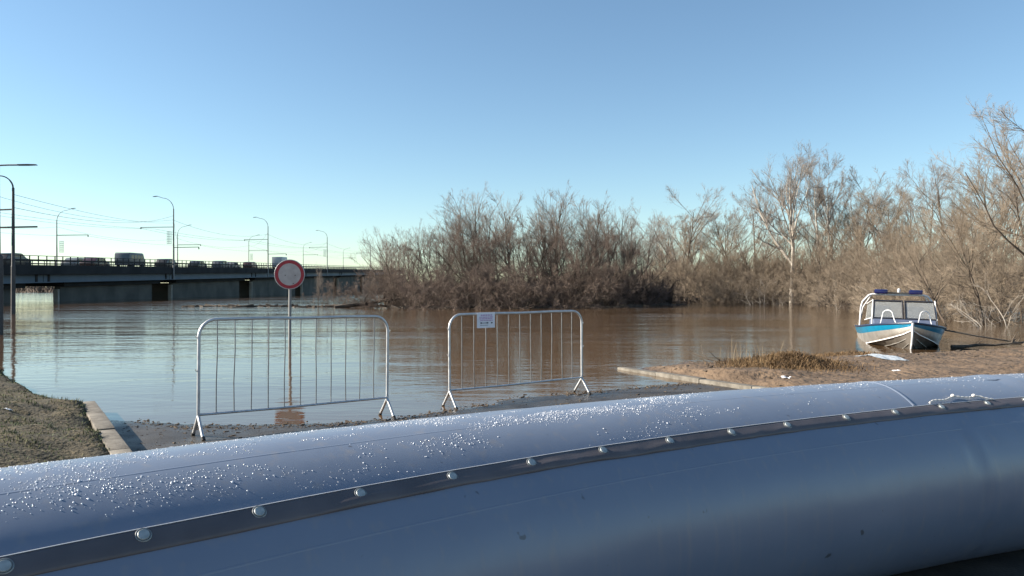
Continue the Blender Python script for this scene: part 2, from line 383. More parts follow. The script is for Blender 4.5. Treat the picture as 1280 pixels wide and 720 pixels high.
def sub(name, mask, mat):
    F = gF[mask]; u, inv = np.unique(F, return_inverse=True)
    return tag(link(name, mesh_np(name, gV[u], inv.reshape(-1, 4), M[mat], True)), kind='structure')
sub('grass_verge', is_verge, 'turf_soil'); sub('road', is_road, 'asphalt'); sub('ground', ~(is_verge | is_road | is_yard), 'mud_sand'); sub('pavement', is_yard, 'yard_paving')
# river surface
w = MB(); w.add([(-4000, 4.6, 0), (4000, 4.6, 0), (4000, 6000, 0), (-4000, 6000, 0)], [(0, 1, 2, 3)])
tag(w.build('river', M['flood_water']), kind='structure')
def gz1(x, y): return float(height(np.array([x]), np.array([y]))[0])

# ------------------------------------------------------------------ kerbs
def kerb(p0, p1, n, zt0, zt1, side):
    root = empty('kerb', (p0[0], p0[1], 0)); tag(root, kind='structure')
    d = (p1 - p0); Ln = np.linalg.norm(d) / n; ang = math.atan2(d[1], d[0]); u = d / np.linalg.norm(d); nrm = np.array((-u[1], u[0])) * side
    me = MB().box((0, 0, 0), (Ln - .012, .15, .30)).mesh('kerb_stone', M['kerb_concrete'], True, .012)
    rr = random.Random(4)
    for i in range(n):
        c = p0 + u * Ln * (i + .5) + nrm * .0 - p0
        zt = zt0 + (zt1 - zt0) * (i + .5) / n + rr.uniform(-.006, .006)
        o = link('kerb_stone', me, root, (c[0], c[1], zt - .15)); o.rotation_euler = (rr.uniform(-.01, .01), -math.atan2(zt1 - zt0, Ln * n) + rr.uniform(-.006, .006), ang + rr.uniform(-.008, .008))
kerb(KL0, KL1, 4, .15, .135, 1)
kerb(KR0, KR1, 4, .095, .04, -1)

# ------------------------------------------------------------------ flood tube
TX = np.linspace(-4.5, 12, 420)
def tube_frame(x):
    y = tube_y(x); dy = tube_dy(x); L = np.hypot(1, dy)
    return y, -dy / L, 1 / L
def skin_off(x, a):
    return fbm(x * 1.1, a * 1.2, 7) * .010 + fbm(x * 5, a * 1.5, 17) * .003
def tube_pt(x, a, off=0.0):
    x = np.asarray(x, float); off = off + skin_off(x, a * np.ones_like(x)); y, n0, n1 = tube_frame(x); r = .4683 - .0035 * np.clip(x, -3, 6); k = .987; zc = r * k + .02
    rr = r + off
    return np.stack([x + n0 * rr * np.cos(a), y + n1 * rr * np.cos(a), zc + rr * k * np.sin(a) * np.ones_like(x)], -1)
def seam_a(x): return 2.2466 - .0354 * np.clip(x, -3, 6)
def build_tube():
    root = empty('flood_barrier_tube', (0, float(tube_y(0)), 0))
    inv = Matrix.Translation((0, -float(tube_y(0)), 0))
    def put(name, V, F, mat, smooth=True):
        V = V - np.array([0, float(tube_y(0)), 0])
        return link(name, mesh_np(name, V, F, M[mat], smooth), root)
    na = 160; A = np.linspace(0, 2 * np.pi, na, endpoint=False)
    xx, aa = np.meshgrid(TX, A, indexing='ij')
    # soft unevenness, creases by the ring weld near x=3.2
    off = skin_off(xx, aa)
    for cx, w_, dp, a0, a1 in ((1.94, .016, -.008, 2.35, 4.4), (2.0, .025, .005, 2.3, 4.3), (1.28, .012, -.003, 2.9, 4.0), (1.34, .012, .002, 2.9, 4.0), (1.42, .015, -.003, 2.7, 3.9), (2.62, .03, -.006, .9, 2.2), (2.74, .04, .005, .9, 2.3)):
        sk = cx + .10 * (aa - 3)
        off += dp * np.exp(-((xx - sk) / w_) ** 2) * sstep(a0, a0 + .4, aa) * (1 - sstep(a1 - .5, a1, aa))
    sag = np.where(np.sin(aa) < -.8, 0, 0)
    P = np.stack([np.empty_like(xx)] * 3, -1)
    y, n0, n1 = tube_frame(xx); r = .4683 - .0035 * np.clip(xx, -3, 6) + off; zc = (.4683 - .0035 * np.clip(xx, -3, 6)) * .987 + .02
    P[..., 0] = xx + n0 * r * np.cos(aa); P[..., 1] = y + n1 * r * np.cos(aa); P[..., 2] = np.maximum(zc + .987 * r * np.sin(aa), .012)
    nT = len(TX); id_ = np.arange(nT * na).reshape(nT, na); nxt = np.roll(id_, -1, 1)
    F = np.stack([id_[:-1], id_[1:], nxt[1:], nxt[:-1]], -1).reshape(-1, 4)
    put('tube_skin', P.reshape(-1, 3), F, 'tube_pvc')
    # flap strip: rounded cross profile, wavy lower edge
    xs = np.linspace(-2.6, 6.5, 520); a0 = seam_a(xs)
    rows = []
    wv = .010 * fbm(xs * 2.2, xs * 0, 31, 3) + .005 * fbm(xs * 9, xs * 0, 33, 2)
    ph = ((xs + 2.6) / .245) % 1
    for t, o in ((-.002, .001), (0.0, .005), (.010, .006), (.024, .0055), (.036, .0075), (.048, .005), (.056, .004), (.0575, .0)):
        pk = .030 * (vnoise(xs * 9 + t * 40, xs * 0 + t * 20, 3) - .4) * (t > .03) * (t < .057) * sstep(.3, .8, vnoise(xs * 3.6, xs * 0, 13))
        ang = a0 + (t + (wv if t > .03 else 0) * (t / .06)) / .46
        rows.append(tube_pt(xs, ang, o + .4 * np.abs(pk)))
    Fp = np.stack(rows, 1); k = len(rows); m = len(xs); id_ = np.arange(m * k).reshape(m, k)
    F = np.stack([id_[:-1, :-1], id_[:-1, 1:], id_[1:, 1:], id_[1:, :-1]], -1).reshape(-1, 4)
    put('seam_flap', Fp.reshape(-1, 3), F, 'flap_pvc')
    pv = MB(); pv.tube([tuple(q - np.array([0, float(tube_y(0)), 0])) for q in tube_pt(xs[::3], a0[::3] - .002, .0056)], .0010, 6)
    pv.build('edge_highlight', M['litter_white'], root, True)  # thin white bead painting the highlight along the flap edge
    for da, o, nm in ((-.42, .0012, 'weld_seam'), (.30, .0012, 'weld_seam')):
        rows = [tube_pt(xs, a0 + da + t / .46 + .01 * fbm(xs, xs * 0, 3), oo) for t, oo in ((-.005, -.0006), (-.003, .0004), (.003, .0004), (.005, -.0006))]
        Fp = np.stack(rows, 1); k = 4; id_ = np.arange(m * k).reshape(m, k)
        F = np.stack([id_[:-1, :-1], id_[:-1, 1:], id_[1:, 1:], id_[1:, :-1]], -1).reshape(-1, 4)
        put(nm, Fp.reshape(-1, 3), F, 'tube_pvc')
    # ring weld over the crown at the section joint
    aR = np.linspace(.2, float(seam_a(1.98)) - .01, 60); rows = []
    for dx, o in ((-.010, -.0005), (-.007, .0028), (.007, .0028), (.010, -.0005)):
        rows.append(np.concatenate([tube_pt(np.array([1.79 + dx - .06 * (q - 1.5)]), q, o) for q in aR]))
    Fp = np.stack(rows, 1); m2 = 60; id_ = np.arange(m2 * 4).reshape(m2, 4)
    F = np.stack([id_[:-1, :-1], id_[:-1, 1:], id_[1:, 1:], id_[1:, :-1]], -1).reshape(-1, 4)
    put('ring_weld', Fp.reshape(-1, 3), F, 'tube_pvc')
    # snaps
    ring = MB().lathe([(.0185, -.002), (.0185, .0012), (.017, .0024), (.0145, .0014), (.0145, .0)], 24).mesh('snap_ring', M['snap_ring'], True)
    head = MB().lathe([(.0135, 0), (.0135, .0028), (.0125, .0040), (.010, .0042), (.001, .0043)], 24).mesh('snap_button', M['snap_metal'], True)
    u_t = [5, 180, 325, 451, 566, 665, 755, 838, 915, 985, 1059, 1120, 1178, 1235]
    xg = np.linspace(-2.4, 5, 3000); pp = tube_pt(xg, seam_a(xg) + .02 / .46, .01); uu = 640 + 960 * pp[:, 0] / np.maximum(pp[:, 1], .05)
    mm = pp[:, 1] > .3; sx_ = list(np.interp(u_t, uu[mm], xg[mm]))
    sx_ = [sx_[0] - .22] + sx_ + [sx_[-1] + .26 * i for i in (1, 2, 3)]
    rr = random.Random(2)
    for x in sx_:
        a = float(seam_a(x)) + (.020 + rr.uniform(-.003, .003)) / .46
        p = tube_pt(np.array([x]), a, .0064)[0]; q = tube_pt(np.array([x]), a, .03)[0]
        nrm = Vector(q - p).normalized().to_track_quat('Z', 'Y')
        b = link('snap_button', head, root, (p[0], p[1] - float(tube_y(0)), p[2])); b.rotation_mode = 'QUATERNION'; b.rotation_quaternion = nrm
        c = link('snap_ring', ring, b)
    tag(root, 'large grey-blue inflated flood barrier tube with a dark studded seam flap', 'flood barrier')
build_tube()
# droplets on the crown of the tube
def droplets():
    rng = np.random.default_rng(5); n = 260000
    x = rng.uniform(-2.2, 4.5, n); a = rng.uniform(1.05, 2.22, n)
    clump = vnoise(x * 3.2, a * 5, 2) * .6 + vnoise(x * 11, a * 14, 5) * .4
    band = np.exp(-((a - 1.72 + .02 * x) / .20) ** 2)
    prob = np.clip((clump - .42) * 2.6, 0, 1) * (band * .8 + .12) * (1 - .93 * sstep(-.1, 1.5, x))
    keep = (rng.random(n) < prob) & (a < seam_a(x) - .03)
    x = x[keep]; a = a[keep]; n = len(x)
    rad = np.exp(rng.normal(-7.05, .5, n)); rad = np.clip(rad, .0006, .0038)
    # hemisphere template in local (t, b, n)
    t = []
    for el, c in ((0, 7), (.75, 6)):
        for j in range(c): t.append((math.cos(el) * math.cos(2 * math.pi * j / c), math.cos(el) * math.sin(2 * math.pi * j / c), math.sin(el) * .75))
    t = [(math.cos(2 * math.pi * j / 6) * r_, math.sin(2 * math.pi * j / 6) * r_, h_) for r_, h_ in ((1, 0), (.72, .5)) for j in range(6)] + [(0, 0, .68)]
    f = [(j, (j + 1) % 6, 6 + (j + 1) % 6) for j in range(6)] + [(j, 6 + (j + 1) % 6, 6 + j) for j in range(6)] + [(6 + j, 6 + (j + 1) % 6, 12) for j in range(6)]
    T = np.array(t); Fb = np.array(f)
    P = tube_pt(x, a, .0003); Q = tube_pt(x, a, .02)
    nn = Q - P; nn /= np.linalg.norm(nn, axis=1, keepdims=True)
    t1 = np.cross(nn, [0, 0, 1.0]); t1 /= np.linalg.norm(t1, axis=1, keepdims=True) + 1e-9; t2 = np.cross(nn, t1)
    V = P[:, None] + rad[:, None, None] * (T[None, :, 0:1] * t1[:, None] + T[None, :, 1:2] * t2[:, None] * 1.15 + T[None, :, 2:3] * nn[:, None])
    F = (Fb[None] + (np.arange(n) * len(T))[:, None, None]).reshape(-1, 3)
    tag(link('water_droplets', mesh_np('water_droplets', V.reshape(-1, 3), F, M['droplet'], True)), 'scattered water droplets with sun glints painted white, beaded on top of the flood tube', 'droplets', kind='stuff')
droplets()
# short rope lying on the flap
def small_rope():
    xs = np.linspace(1.84, 2.25, 46); c = []
    for i, x in enumerate(xs):
        t = i / 45
        a = float(seam_a(x)) - (.010 + .022 * math.sin(t * math.pi) + .006 * math.sin(t * 17)) / .46 * (1 if t < .85 else (1 - t) / .15)
        c.append(tube_pt(np.array([x]), a, .008)[0])
    m = MB(); p0 = Vector(c[0]); root = empty('rope_end', p0)
    for s in (0, 1):
        pts = []
        for i, q in enumerate(c):
            ph = i * 1.25 + s * math.pi
            pts.append(Vector(q) - p0 + Vector((0, .0028 * math.cos(ph), .0028 * math.sin(ph))))
        MB().tube(pts, .0026, 6).build('strand', M['rope_white'], root, True)
    for i in (20, 34):
        k = MB().lathe([(.003, -.006), (.009, -.003), (.010, .002), (.004, .007)], 10, Matrix.Translation(Vector(c[i]) - p0 + Vector((0, 0, .006)))); k.build('knot', M['rope_white'], root, True)
    tag(root, 'short knotted white rope lying along the seam flap of the flood tube', 'rope')
small_rope()

# ------------------------------------------------------------------ crowd barriers
def make_barrier(pl, pr, label):
    pl = Vector((pl[0], pl[1], 0)); pr = Vector((pr[0], pr[1], 0)); c = (pl + pr) / 2; d = pr - pl; hl = d.length / 2
    zl, zr = gz1(pl.x, pl.y), gz1(pr.x, pr.y)
    root = empty('crowd_barrier', (c.x, c.y, (zl + zr) / 2), math.atan2(d.y, d.x)); root.rotation_euler = (0, -math.atan2(zr - zl, 2 * hl), math.atan2(d.y, d.x))
    H = 1.10; rc = .16; pts = [(-hl, 0, .19), (-hl, 0, .5), (-hl, 0, H - rc)]
    for i in range(1, 9): a = math.pi / 2 * i / 8; pts.append((-hl + rc - rc * math.cos(a), 0, H - rc + rc * math.sin(a)))
    pts += [(-hl * .4, 0, H + .003), (0, 0, H - .004), (hl * .5, 0, H + .002)]
    for i in range(0, 9): a = math.pi / 2 * (1 - i / 8); pts.append((hl - rc + rc * math.cos(a), 0, H - rc + rc * math.sin(a)))
    pts += [(hl, 0, .5), (hl, 0, .19)]
    MB().tube(pts, .0150, 12).build('frame', M['galvanised'], root, True)
    MB().tube([(-hl, 0, .215), (-.3, 0, .209), (.4, 0, .213), (hl, 0, .215)], .0125, 10).build('bottom_rail', M['galvanised'], root, True)
    rr = random.Random(int(c.x * 100))
    for i in range(11):
        x = -hl + 2 * hl * (i + 1) / 12; b = rr.uniform(-.008, .008); b2 = rr.uniform(-.006, .006)
        MB().tube([(x + b2, 0, .215), (x + b, b * .5, .5), (x - b * .5, b2, .8), (x, 0, H)], .0054, 7).build('bar', M['galvanised_bar'], root, True)
    for sx in (-1, 1):
        for sy in (-1, 1):
            f = MB().tube([(sx * hl, 0, .205), (sx * hl, sy * .155, .012)], .015, 10).build('foot', M['galvanised'], root, True)
            MB().tube([(sx * hl, sy * .142, .030), (sx * hl, sy * .162, .002)], .0185, 10).build('foot_cap', M['rubber_black'], f, True)
        for z in (.62, .93):
            MB().tube([(sx * hl, 0, z), (sx * (hl + .022), 0, z), (sx * (hl + .03), 0, z + .02)], .005, 6).build('hook', M['galvanised'], root, True)
    tag(root, label, 'barrier', 'crowd barriers across the flooded road')
    return root, hl
b1, _ = make_barrier((-2.91, 7.12), (-1.36, 8.36), 'bare galvanised crowd barrier in front of the round road sign')
b2, hl2 = make_barrier((-.73, 9.0), (.93, 10.22), 'galvanised crowd barrier with a white paper notice on its top rail')
# notice on the second barrier
def notice():
    Mx = b2.matrix_basis if False else Matrix.Translation(b2.location) @ b2.rotation_euler.to_matrix().to_4x4()
    loc = Mx @ Vector((-hl2 + .245 * 2 * hl2, -.021, 1.115 - .185))
    root = empty('paper_notice', loc, b2.rotation_euler.z)
    w_, h_ = .262, .185
    n = 12; V = []; F = []
    for i in range(n + 1):
        for k, th in ((0, 0), (1, 0), (0, .002), (1, .002)):
            x = -w_ / 2 + w_ * i / n; V.append((x, -.006 * math.sin(i / n * math.pi * 2) * (1 - .6 * k) - th, k * h_))
    for i in range(n):
        a = i * 4; b = a + 4; F += [(a, b, b + 1, a + 1), (a + 2, a + 3, b + 3, b + 2), (a, a + 2, b + 2, b), (a + 1, b + 1, b + 3, a + 3)]
    MB().add(V, F).build('sheet', M['paper'], root)
    def yb(x): i = (x + w_ / 2) / w_; return -.006 * math.sin(i * math.pi * 2) * .7 - .0062
    def pr(x0, x1, z0, z1, mat, nm): MB().box(((x0 + x1) / 2, yb((x0 + x1) / 2), (z0 + z1) / 2), (x1 - x0, .001, z1 - z0)).build(nm, M[mat], root)
    rr = random.Random(3)
    for z, h, a, b in ((.148, .012, -.08, .09), (.125, .010, -.10, .10), (.105, .010, -.10, .095), (.086, .008, -.09, .10)):
        x = a
        while x < b:
            l = rr.uniform(.015, .045); pr(x, min(x + l, b), z, z + h, 'print_pink', 'print_line'); x += l + .008
    for x, s in ((-.075, .022), (.02, .024), (.085, .022)):
        pr(x - s / 2, x + s / 2, .052, .052 + .017, 'print_dark', 'print_mark')
    pr(-.06, .01, .056, .063, 'print_dark', 'print_mark')
    pr(-.09, .03, .030, .034, 'print_dark', 'print_line')
    tag(root, 'small white paper notice with pink print hung on a crowd barrier', 'notice')
notice()

# ------------------------------------------------------------------ round road sign
def road_sign():
    D = 18.2; x = at(362, D); z = CAMZ + 17 * D / 960
    root = empty('road_sign', (x, D, -.75), R(6))
    z += .75
    MB().tube([(0, .03, 0), (0.0, .03, 1.2), (.008, .03, z + .2)], .034, 12).build('post', M['lamp_steel_pale'], root, True)
    Rx = Matrix.Translation((0, 0, z)) @ Matrix.Rotation(R(90), 4, 'X')
    MB().lathe([(.30, -.006), (.352, -.006), (.356, 0), (.352, .006), (.30, .006)], 48, Rx).build('plate', M['sign_back'], root, True)
    MB().lathe([(.262, .0065), (.262, .0085), (.001, .0088)], 48, Rx).build('face', M['sign_white'], root)
    ring = MB(); n = 64; vs = []; fs = []
    for r_, h_ in ((.262, .0065), (.262, .0092), (.336, .0092), (.336, .0065)):
        for j in range(n): a = 2 * math.pi * j / n; vs.append(Rx @ Vector((r_ * math.cos(a), r_ * math.sin(a), h_)))
    for i in range(3):
        for j in range(n): fs.append((i * n + j, i * n + (j + 1) % n, (i + 1) * n + (j + 1) % n, (i + 1) * n + j))
    ring.add(vs, fs).build('red_ring', M['sign_red'], root)
    for dx, dz in ((-.10, -.02), (.13, -.02), (.085, -.215)):
        MB().lathe([(.012, .009), (.012, .014), (.002, .015)], 10, Matrix.Translation((dx, 0, z + dz)) @ Matrix.Rotation(R(90), 4, 'X')).build('bolt', M['debris_dark'], root, True)
    for dz in (-.15, .15): MB().box((0, .018, z + dz), (.30, .014, .035)).build('bracket', M['sign_back'], root)
    tag(root, 'round red-bordered pale road sign on a post standing in the flood water', 'sign')
road_sign()

# ------------------------------------------------------------------ bridge
BX0, BX1 = -46.0, -66.5
def dz(Y): return 3.3 + .0218 * (Y - 73)
Y0, Y1 = 18.0, 330.0
def sloped(m, xa, xb, ya, yb, lo, hi):
    return m.hexa([(xa, ya, dz(ya) + lo), (xb, ya, dz(ya) + lo), (xb, yb, dz(yb) + lo), (xa, yb, dz(yb) + lo),
                   (xa, ya, dz(ya) + hi), (xb, ya, dz(ya) + hi), (xb, yb, dz(yb) + hi), (xa, yb, dz(yb) + hi)])
def bridge():
    root = empty('road_bridge', (0, 0, 0))
    sloped(MB(), BX1, BX0, Y0, Y1, -.28, 0).build('deck', M['bridge_slab'], root)
    cor = sloped(sloped(MB(), BX0 + .003, BX0 + .30, Y0, Y1, -.62, .22), BX1 - .30, BX1 - .003, Y0, Y1, -.62, .22); cor.build('cornice', M['bridge_slab'], root)
    spans = [18, 42, 76, 104, 138, 172, 208, 244, 280, 330]
    for x in (BX0 - .5, -51.5, -57, -62, BX1 + .5):
        for a, b in zip(spans[:-1], spans[1:]):
            sloped(MB(), x - .12, x + .12, a + .06, b - .06, -1.42, -.285).build('girder', M['girder_paint'], root)
        if x == BX0 - .5:
            m = MB()
            sloped(m, x + .122, x + .32, Y0, Y1, -1.45, -1.36); m.build('bottom_flange', M['girder_paint'], root)
            for yy in spans[1:-1]:
                mm = MB(); sloped(mm, x + .124, x + .2, yy - 1.3, yy - 1.0, -1.35, -.63); sloped(mm, x + .124, x + .2, yy + .7, yy + 1.0, -1.35, -.63); mm.build('stiffener', M['rail_paint'], root)
    # piers: long side walls with cross walls and caps
    for a, b in ((20, 73), (80.9, 101.5), (107.8, 134), (141, 168.5), (175, 204), (211, 240), (247, 276)):
        w = MB(); w.hexa([(-48.2, a, -2), (-47.6, a, -2), (-47.6, b, -2), (-48.2, b, -2), (-48.2, a, dz(a) - 1.9), (-47.6, a, dz(a) - 1.9), (-47.6, b, dz(b) - 1.9), (-48.2, b, dz(b) - 1.9)])
        p = w.build('pier', M['bridge_concrete'], root)
        cw = MB(); cw.box((-52.6, a + 2.2, (dz(a) - 3.9) / 2), (8.7, 1.2, dz(a) + .0)); (cw.build('cross_wall', M['bridge_concrete'], p) if a != 80.9 else None)
        MB().box((-47.9, a - .16, (dz(a) - 4.2) / 2), (.5, .3, dz(a) - .2)).build('sunlit_pier_end', M['sunlit_concrete'], p)  # pale block added to paint the sunlit strip on the end face
        cp = MB(); cp.hexa([(-57, a - .3, dz(a) - 1.9), (-47.0, a - .3, dz(a) - 1.9), (-47.0, b + 1.2, dz(b) - 1.9), (-57, b + 1.2, dz(b) - 1.9), (-57, a - .3, dz(a) - 1.46), (-47.0, a - .3, dz(a) - 1.46), (-47.0, b + 1.2, dz(b) - 1.46), (-57, b + 1.2, dz(b) - 1.46)])
        cp.build('pier_cap', M['bridge_slab'], p)
    for bx, nm in ((BX0 + .15, 0), (BX1 - .15, 1)):
        m = MB()
        for lo, hi, hw in ((1.16, 1.22, .03), (.66, .84, .05), (.22, .30, .04)): sloped(m, bx - hw, bx + hw, Y0, Y1, lo, hi)
        for yy in np.arange(Y0 + 1, Y1 - 1, 1.35): m.box((bx, yy, dz(yy) + .72), (.07, .09, .96))
        m.build('railing', M['rail_paint'], root)
    for yy, h in ((300, 8), ):
        MB().box(((BX0 + BX1) / 2, 312, 2.2), (22, 30, 9)).build('abutment', M['bridge_concrete'], root)
    tag(root, 'long low road bridge on concrete piers with blue-grey girders', 'bridge')
bridge()

# ------------------------------------------------------------------ lamp posts and wires
def lamp_post(x, y, zb, zt, side, label, group=None, arm=2.2, rise=1.7, cross=None, panel=None, base_r=.125, pale=True, span=None):
    root = empty('street_lamp', (x, y, zb)); h = zt - zb
    MB().tube([(0, 0, 0), (0, 0, h * .45)], [base_r, base_r * .9], 10).build('pole_base', M['lamp_steel_pale' if pale else 'lamp_steel'], root, True)
    MB().tube([(0, 0, h * .45), (0, 0, h * .46), (0, 0, h)], [base_r * .92, base_r * .78, base_r * .55], 10).build('pole', M['lamp_steel'], root, True)
    pts = [(0, 0, h - .05)]
    for i in range(1, 9):
        t = i / 8; pts.append((side * arm * (1 - math.cos(t * math.pi / 2)) * .55 + side * arm * .1 * t, 0, h + rise * .85 * math.sin(t * math.pi / 2)))
    pts.append((side * arm * 1.0, 0, h + rise))
    a = MB().tube(pts, [.042] * 4 + [.03] * (len(pts) - 4), 8).build('arm', M['lamp_steel'], root, True)
    e = pts[-1]
    lh = MB().prism([(0, -.03), (0, .03), (.25, .055), (.6, .03), (.66, -.01), (.4, -.04)], -.11, .11)
    lm = lh.mesh('lamp_head', M['lamp_steel'], False, .01); o = link('lamp_head', lm, a, (e[0] - side * .05, 0, e[2])); o.rotation_euler = (0, -.12 * side if side > 0 else .12, 0 if side > 0 else math.pi)
    if cross:
        for zc, x0, x1 in cross:
            MB().tube([(x0, 0, zc - zb), (x1, 0, zc - zb + .05)], .045, 8).build('bracket_arm', M['lamp_steel'], root, True)
            xe = x0 if abs(x0) > abs(x1) else x1
            MB().lathe([(.05, -.2), (.09, -.12), (.05, -.05), (.09, .02), (.03, .1)], 8, Matrix.Translation((xe, 0, zc - zb - .05))).build('insulator', M['rubber_black'], root, True)
    if panel:
        xo, zo = panel; m = MB()
        for i in range(4): m.box((xo - .27 + .18 * i, 0, zo - zb), (.035, .03, 1.7))
        for i in range(6): m.box((xo, .001, zo - zb - .8 + .32 * i), (.6, .04, .04))
        m.build('lattice_panel', M['lamp_steel_pale'], root)
    tag(root, label, 'street lamp', group); return root
GN = 'lamps along the near edge of the bridge'; GF = 'lamps along the far edge of the bridge'
near_px = [217, 335, 409, 463]; far_px = [71, 222, 311, 379, 429]
XN, XF = -45.55, -66.95
nearY = [-XN * 960 / (640 - p) for p in near_px]; farY = [-XF * 960 / (640 - p) for p in far_px]
for i, Y in enumerate(nearY):
    lamp_post(XN, Y, dz(Y) - 1.4, dz(Y) + 8.1, -1, 'tall curved-arm street lamp bolted to the near side of the bridge', GN, cross=[(dz(Y) + 5.6, -4.4, 0), (dz(Y) + 2.9, 0, 3.4)] if i < 2 else [(dz(Y) + 5.6, -4.4, 0)], panel=(-.6, dz(Y) + 4.2) if i in (0, 2) else None)
for i, Y in enumerate(farY):
    lamp_post(XF, Y, dz(Y) - .3, dz(Y) + 7.2, 1, 'curved-arm street lamp behind the far railing of the bridge', GF, cross=[(dz(Y) + 5.0, 0, 4.6)], panel=(.7, dz(Y) + 3.3) if i in (0, 2) else None, base_r=.11)
# lamp standing in the water and the lamp at the bank
YA = 41.0; XA = at(16.5, YA)
lamp_post(XA, YA, -.9, 6.75, -1, 'dark curved-arm street lamp standing in the flood water before the bridge', None, arm=1.1, rise=.75,
          cross=[(4.62, -1.4, 1.28), (5.55, -1.5, 0)], base_r=.115, pale=False)
YB_ = 23.0; XB_ = at(-2.0, YB_)
r = empty('street_lamp', (XB_, YB_, -.7))
MB().tube([(0, 0, 0), (0, 0, 3.05), (0, 0, 3.12), (-.02, 0, 5.75)], [.13, .125, .06, .05], 10).build('pole', M['lamp_steel'], r, True)
a = MB().tube([(-.02, 0, 5.77), (.3, 0, 5.783), (.62, 0, 5.785)], .024, 8).build('arm', M['lamp_steel'], r, True)
link('lamp_head', MB().prism([(0, -.022), (0, .022), (.3, .028), (.55, .02), (.58, -.01), (.3, -.022)], -.05, .05).mesh('lamp_head', M['lamp_steel'], False, .008), a, (.58, 0, 5.785))
tag(r, 'thick-based dark lamp post with a straight flat lamp arm by the grass bank', 'street lamp')
def wire(p, q, sag, rad=.016, lab='thin black overhead wire strung between the bridge lamp posts', grp='overhead wires above the bridge'):
    pts = []
    p = Vector(p); q = Vector(q)
    for i in range(13):
        t = i / 12; v = p.lerp(q, t); v.z -= sag * 4 * t * (1 - t); pts.append(v - p)
    o = MB().tube(pts, rad, 4, False).build('overhead_wire', M['wire_black']); o.location = p
    tag(o, lab, 'wire', grp)
NY = [66.0] + nearY + [300]; FY = [75.0] + farY
for k in range(len(NY) - 1):
    a, b = NY[k], NY[k + 1]
    for dx, zz, sg in ((-4.35, 5.45, .5), (-.1, 6.6, 1.1), (-2.6, 5.4, .35)):
        wire((XN + dx, a, dz(a) + zz), (XN + dx, b, dz(b) + zz), sg)
for k in range(len(FY) - 1):
    a, b = FY[k], FY[k + 1]
    for dx, zz, sg in ((4.5, 4.9, .5), (.1, 6.2, 1.0)):
        wire((XF + dx, a, dz(a) + zz), (XF + dx, b, dz(b) + zz), sg)
for a, b in zip(nearY, farY[1:]): wire((XN, a, dz(a) + 6.9), (XF, b, dz(b) + 6.2), .9)
wire((XA, YA, 5.7), (XN, nearY[0], dz(nearY[0]) + 7.2), .9, .014, 'thin overhead wire running from the flooded lamp to the bridge lamp', 'wires from the flooded lamp')
wire((XA, YA, 6.4), (XN, nearY[0], dz(nearY[0]) + 6.2), .5, .012, 'thin overhead wire running from the flooded lamp to the bridge lamp', 'wires from the flooded lamp')

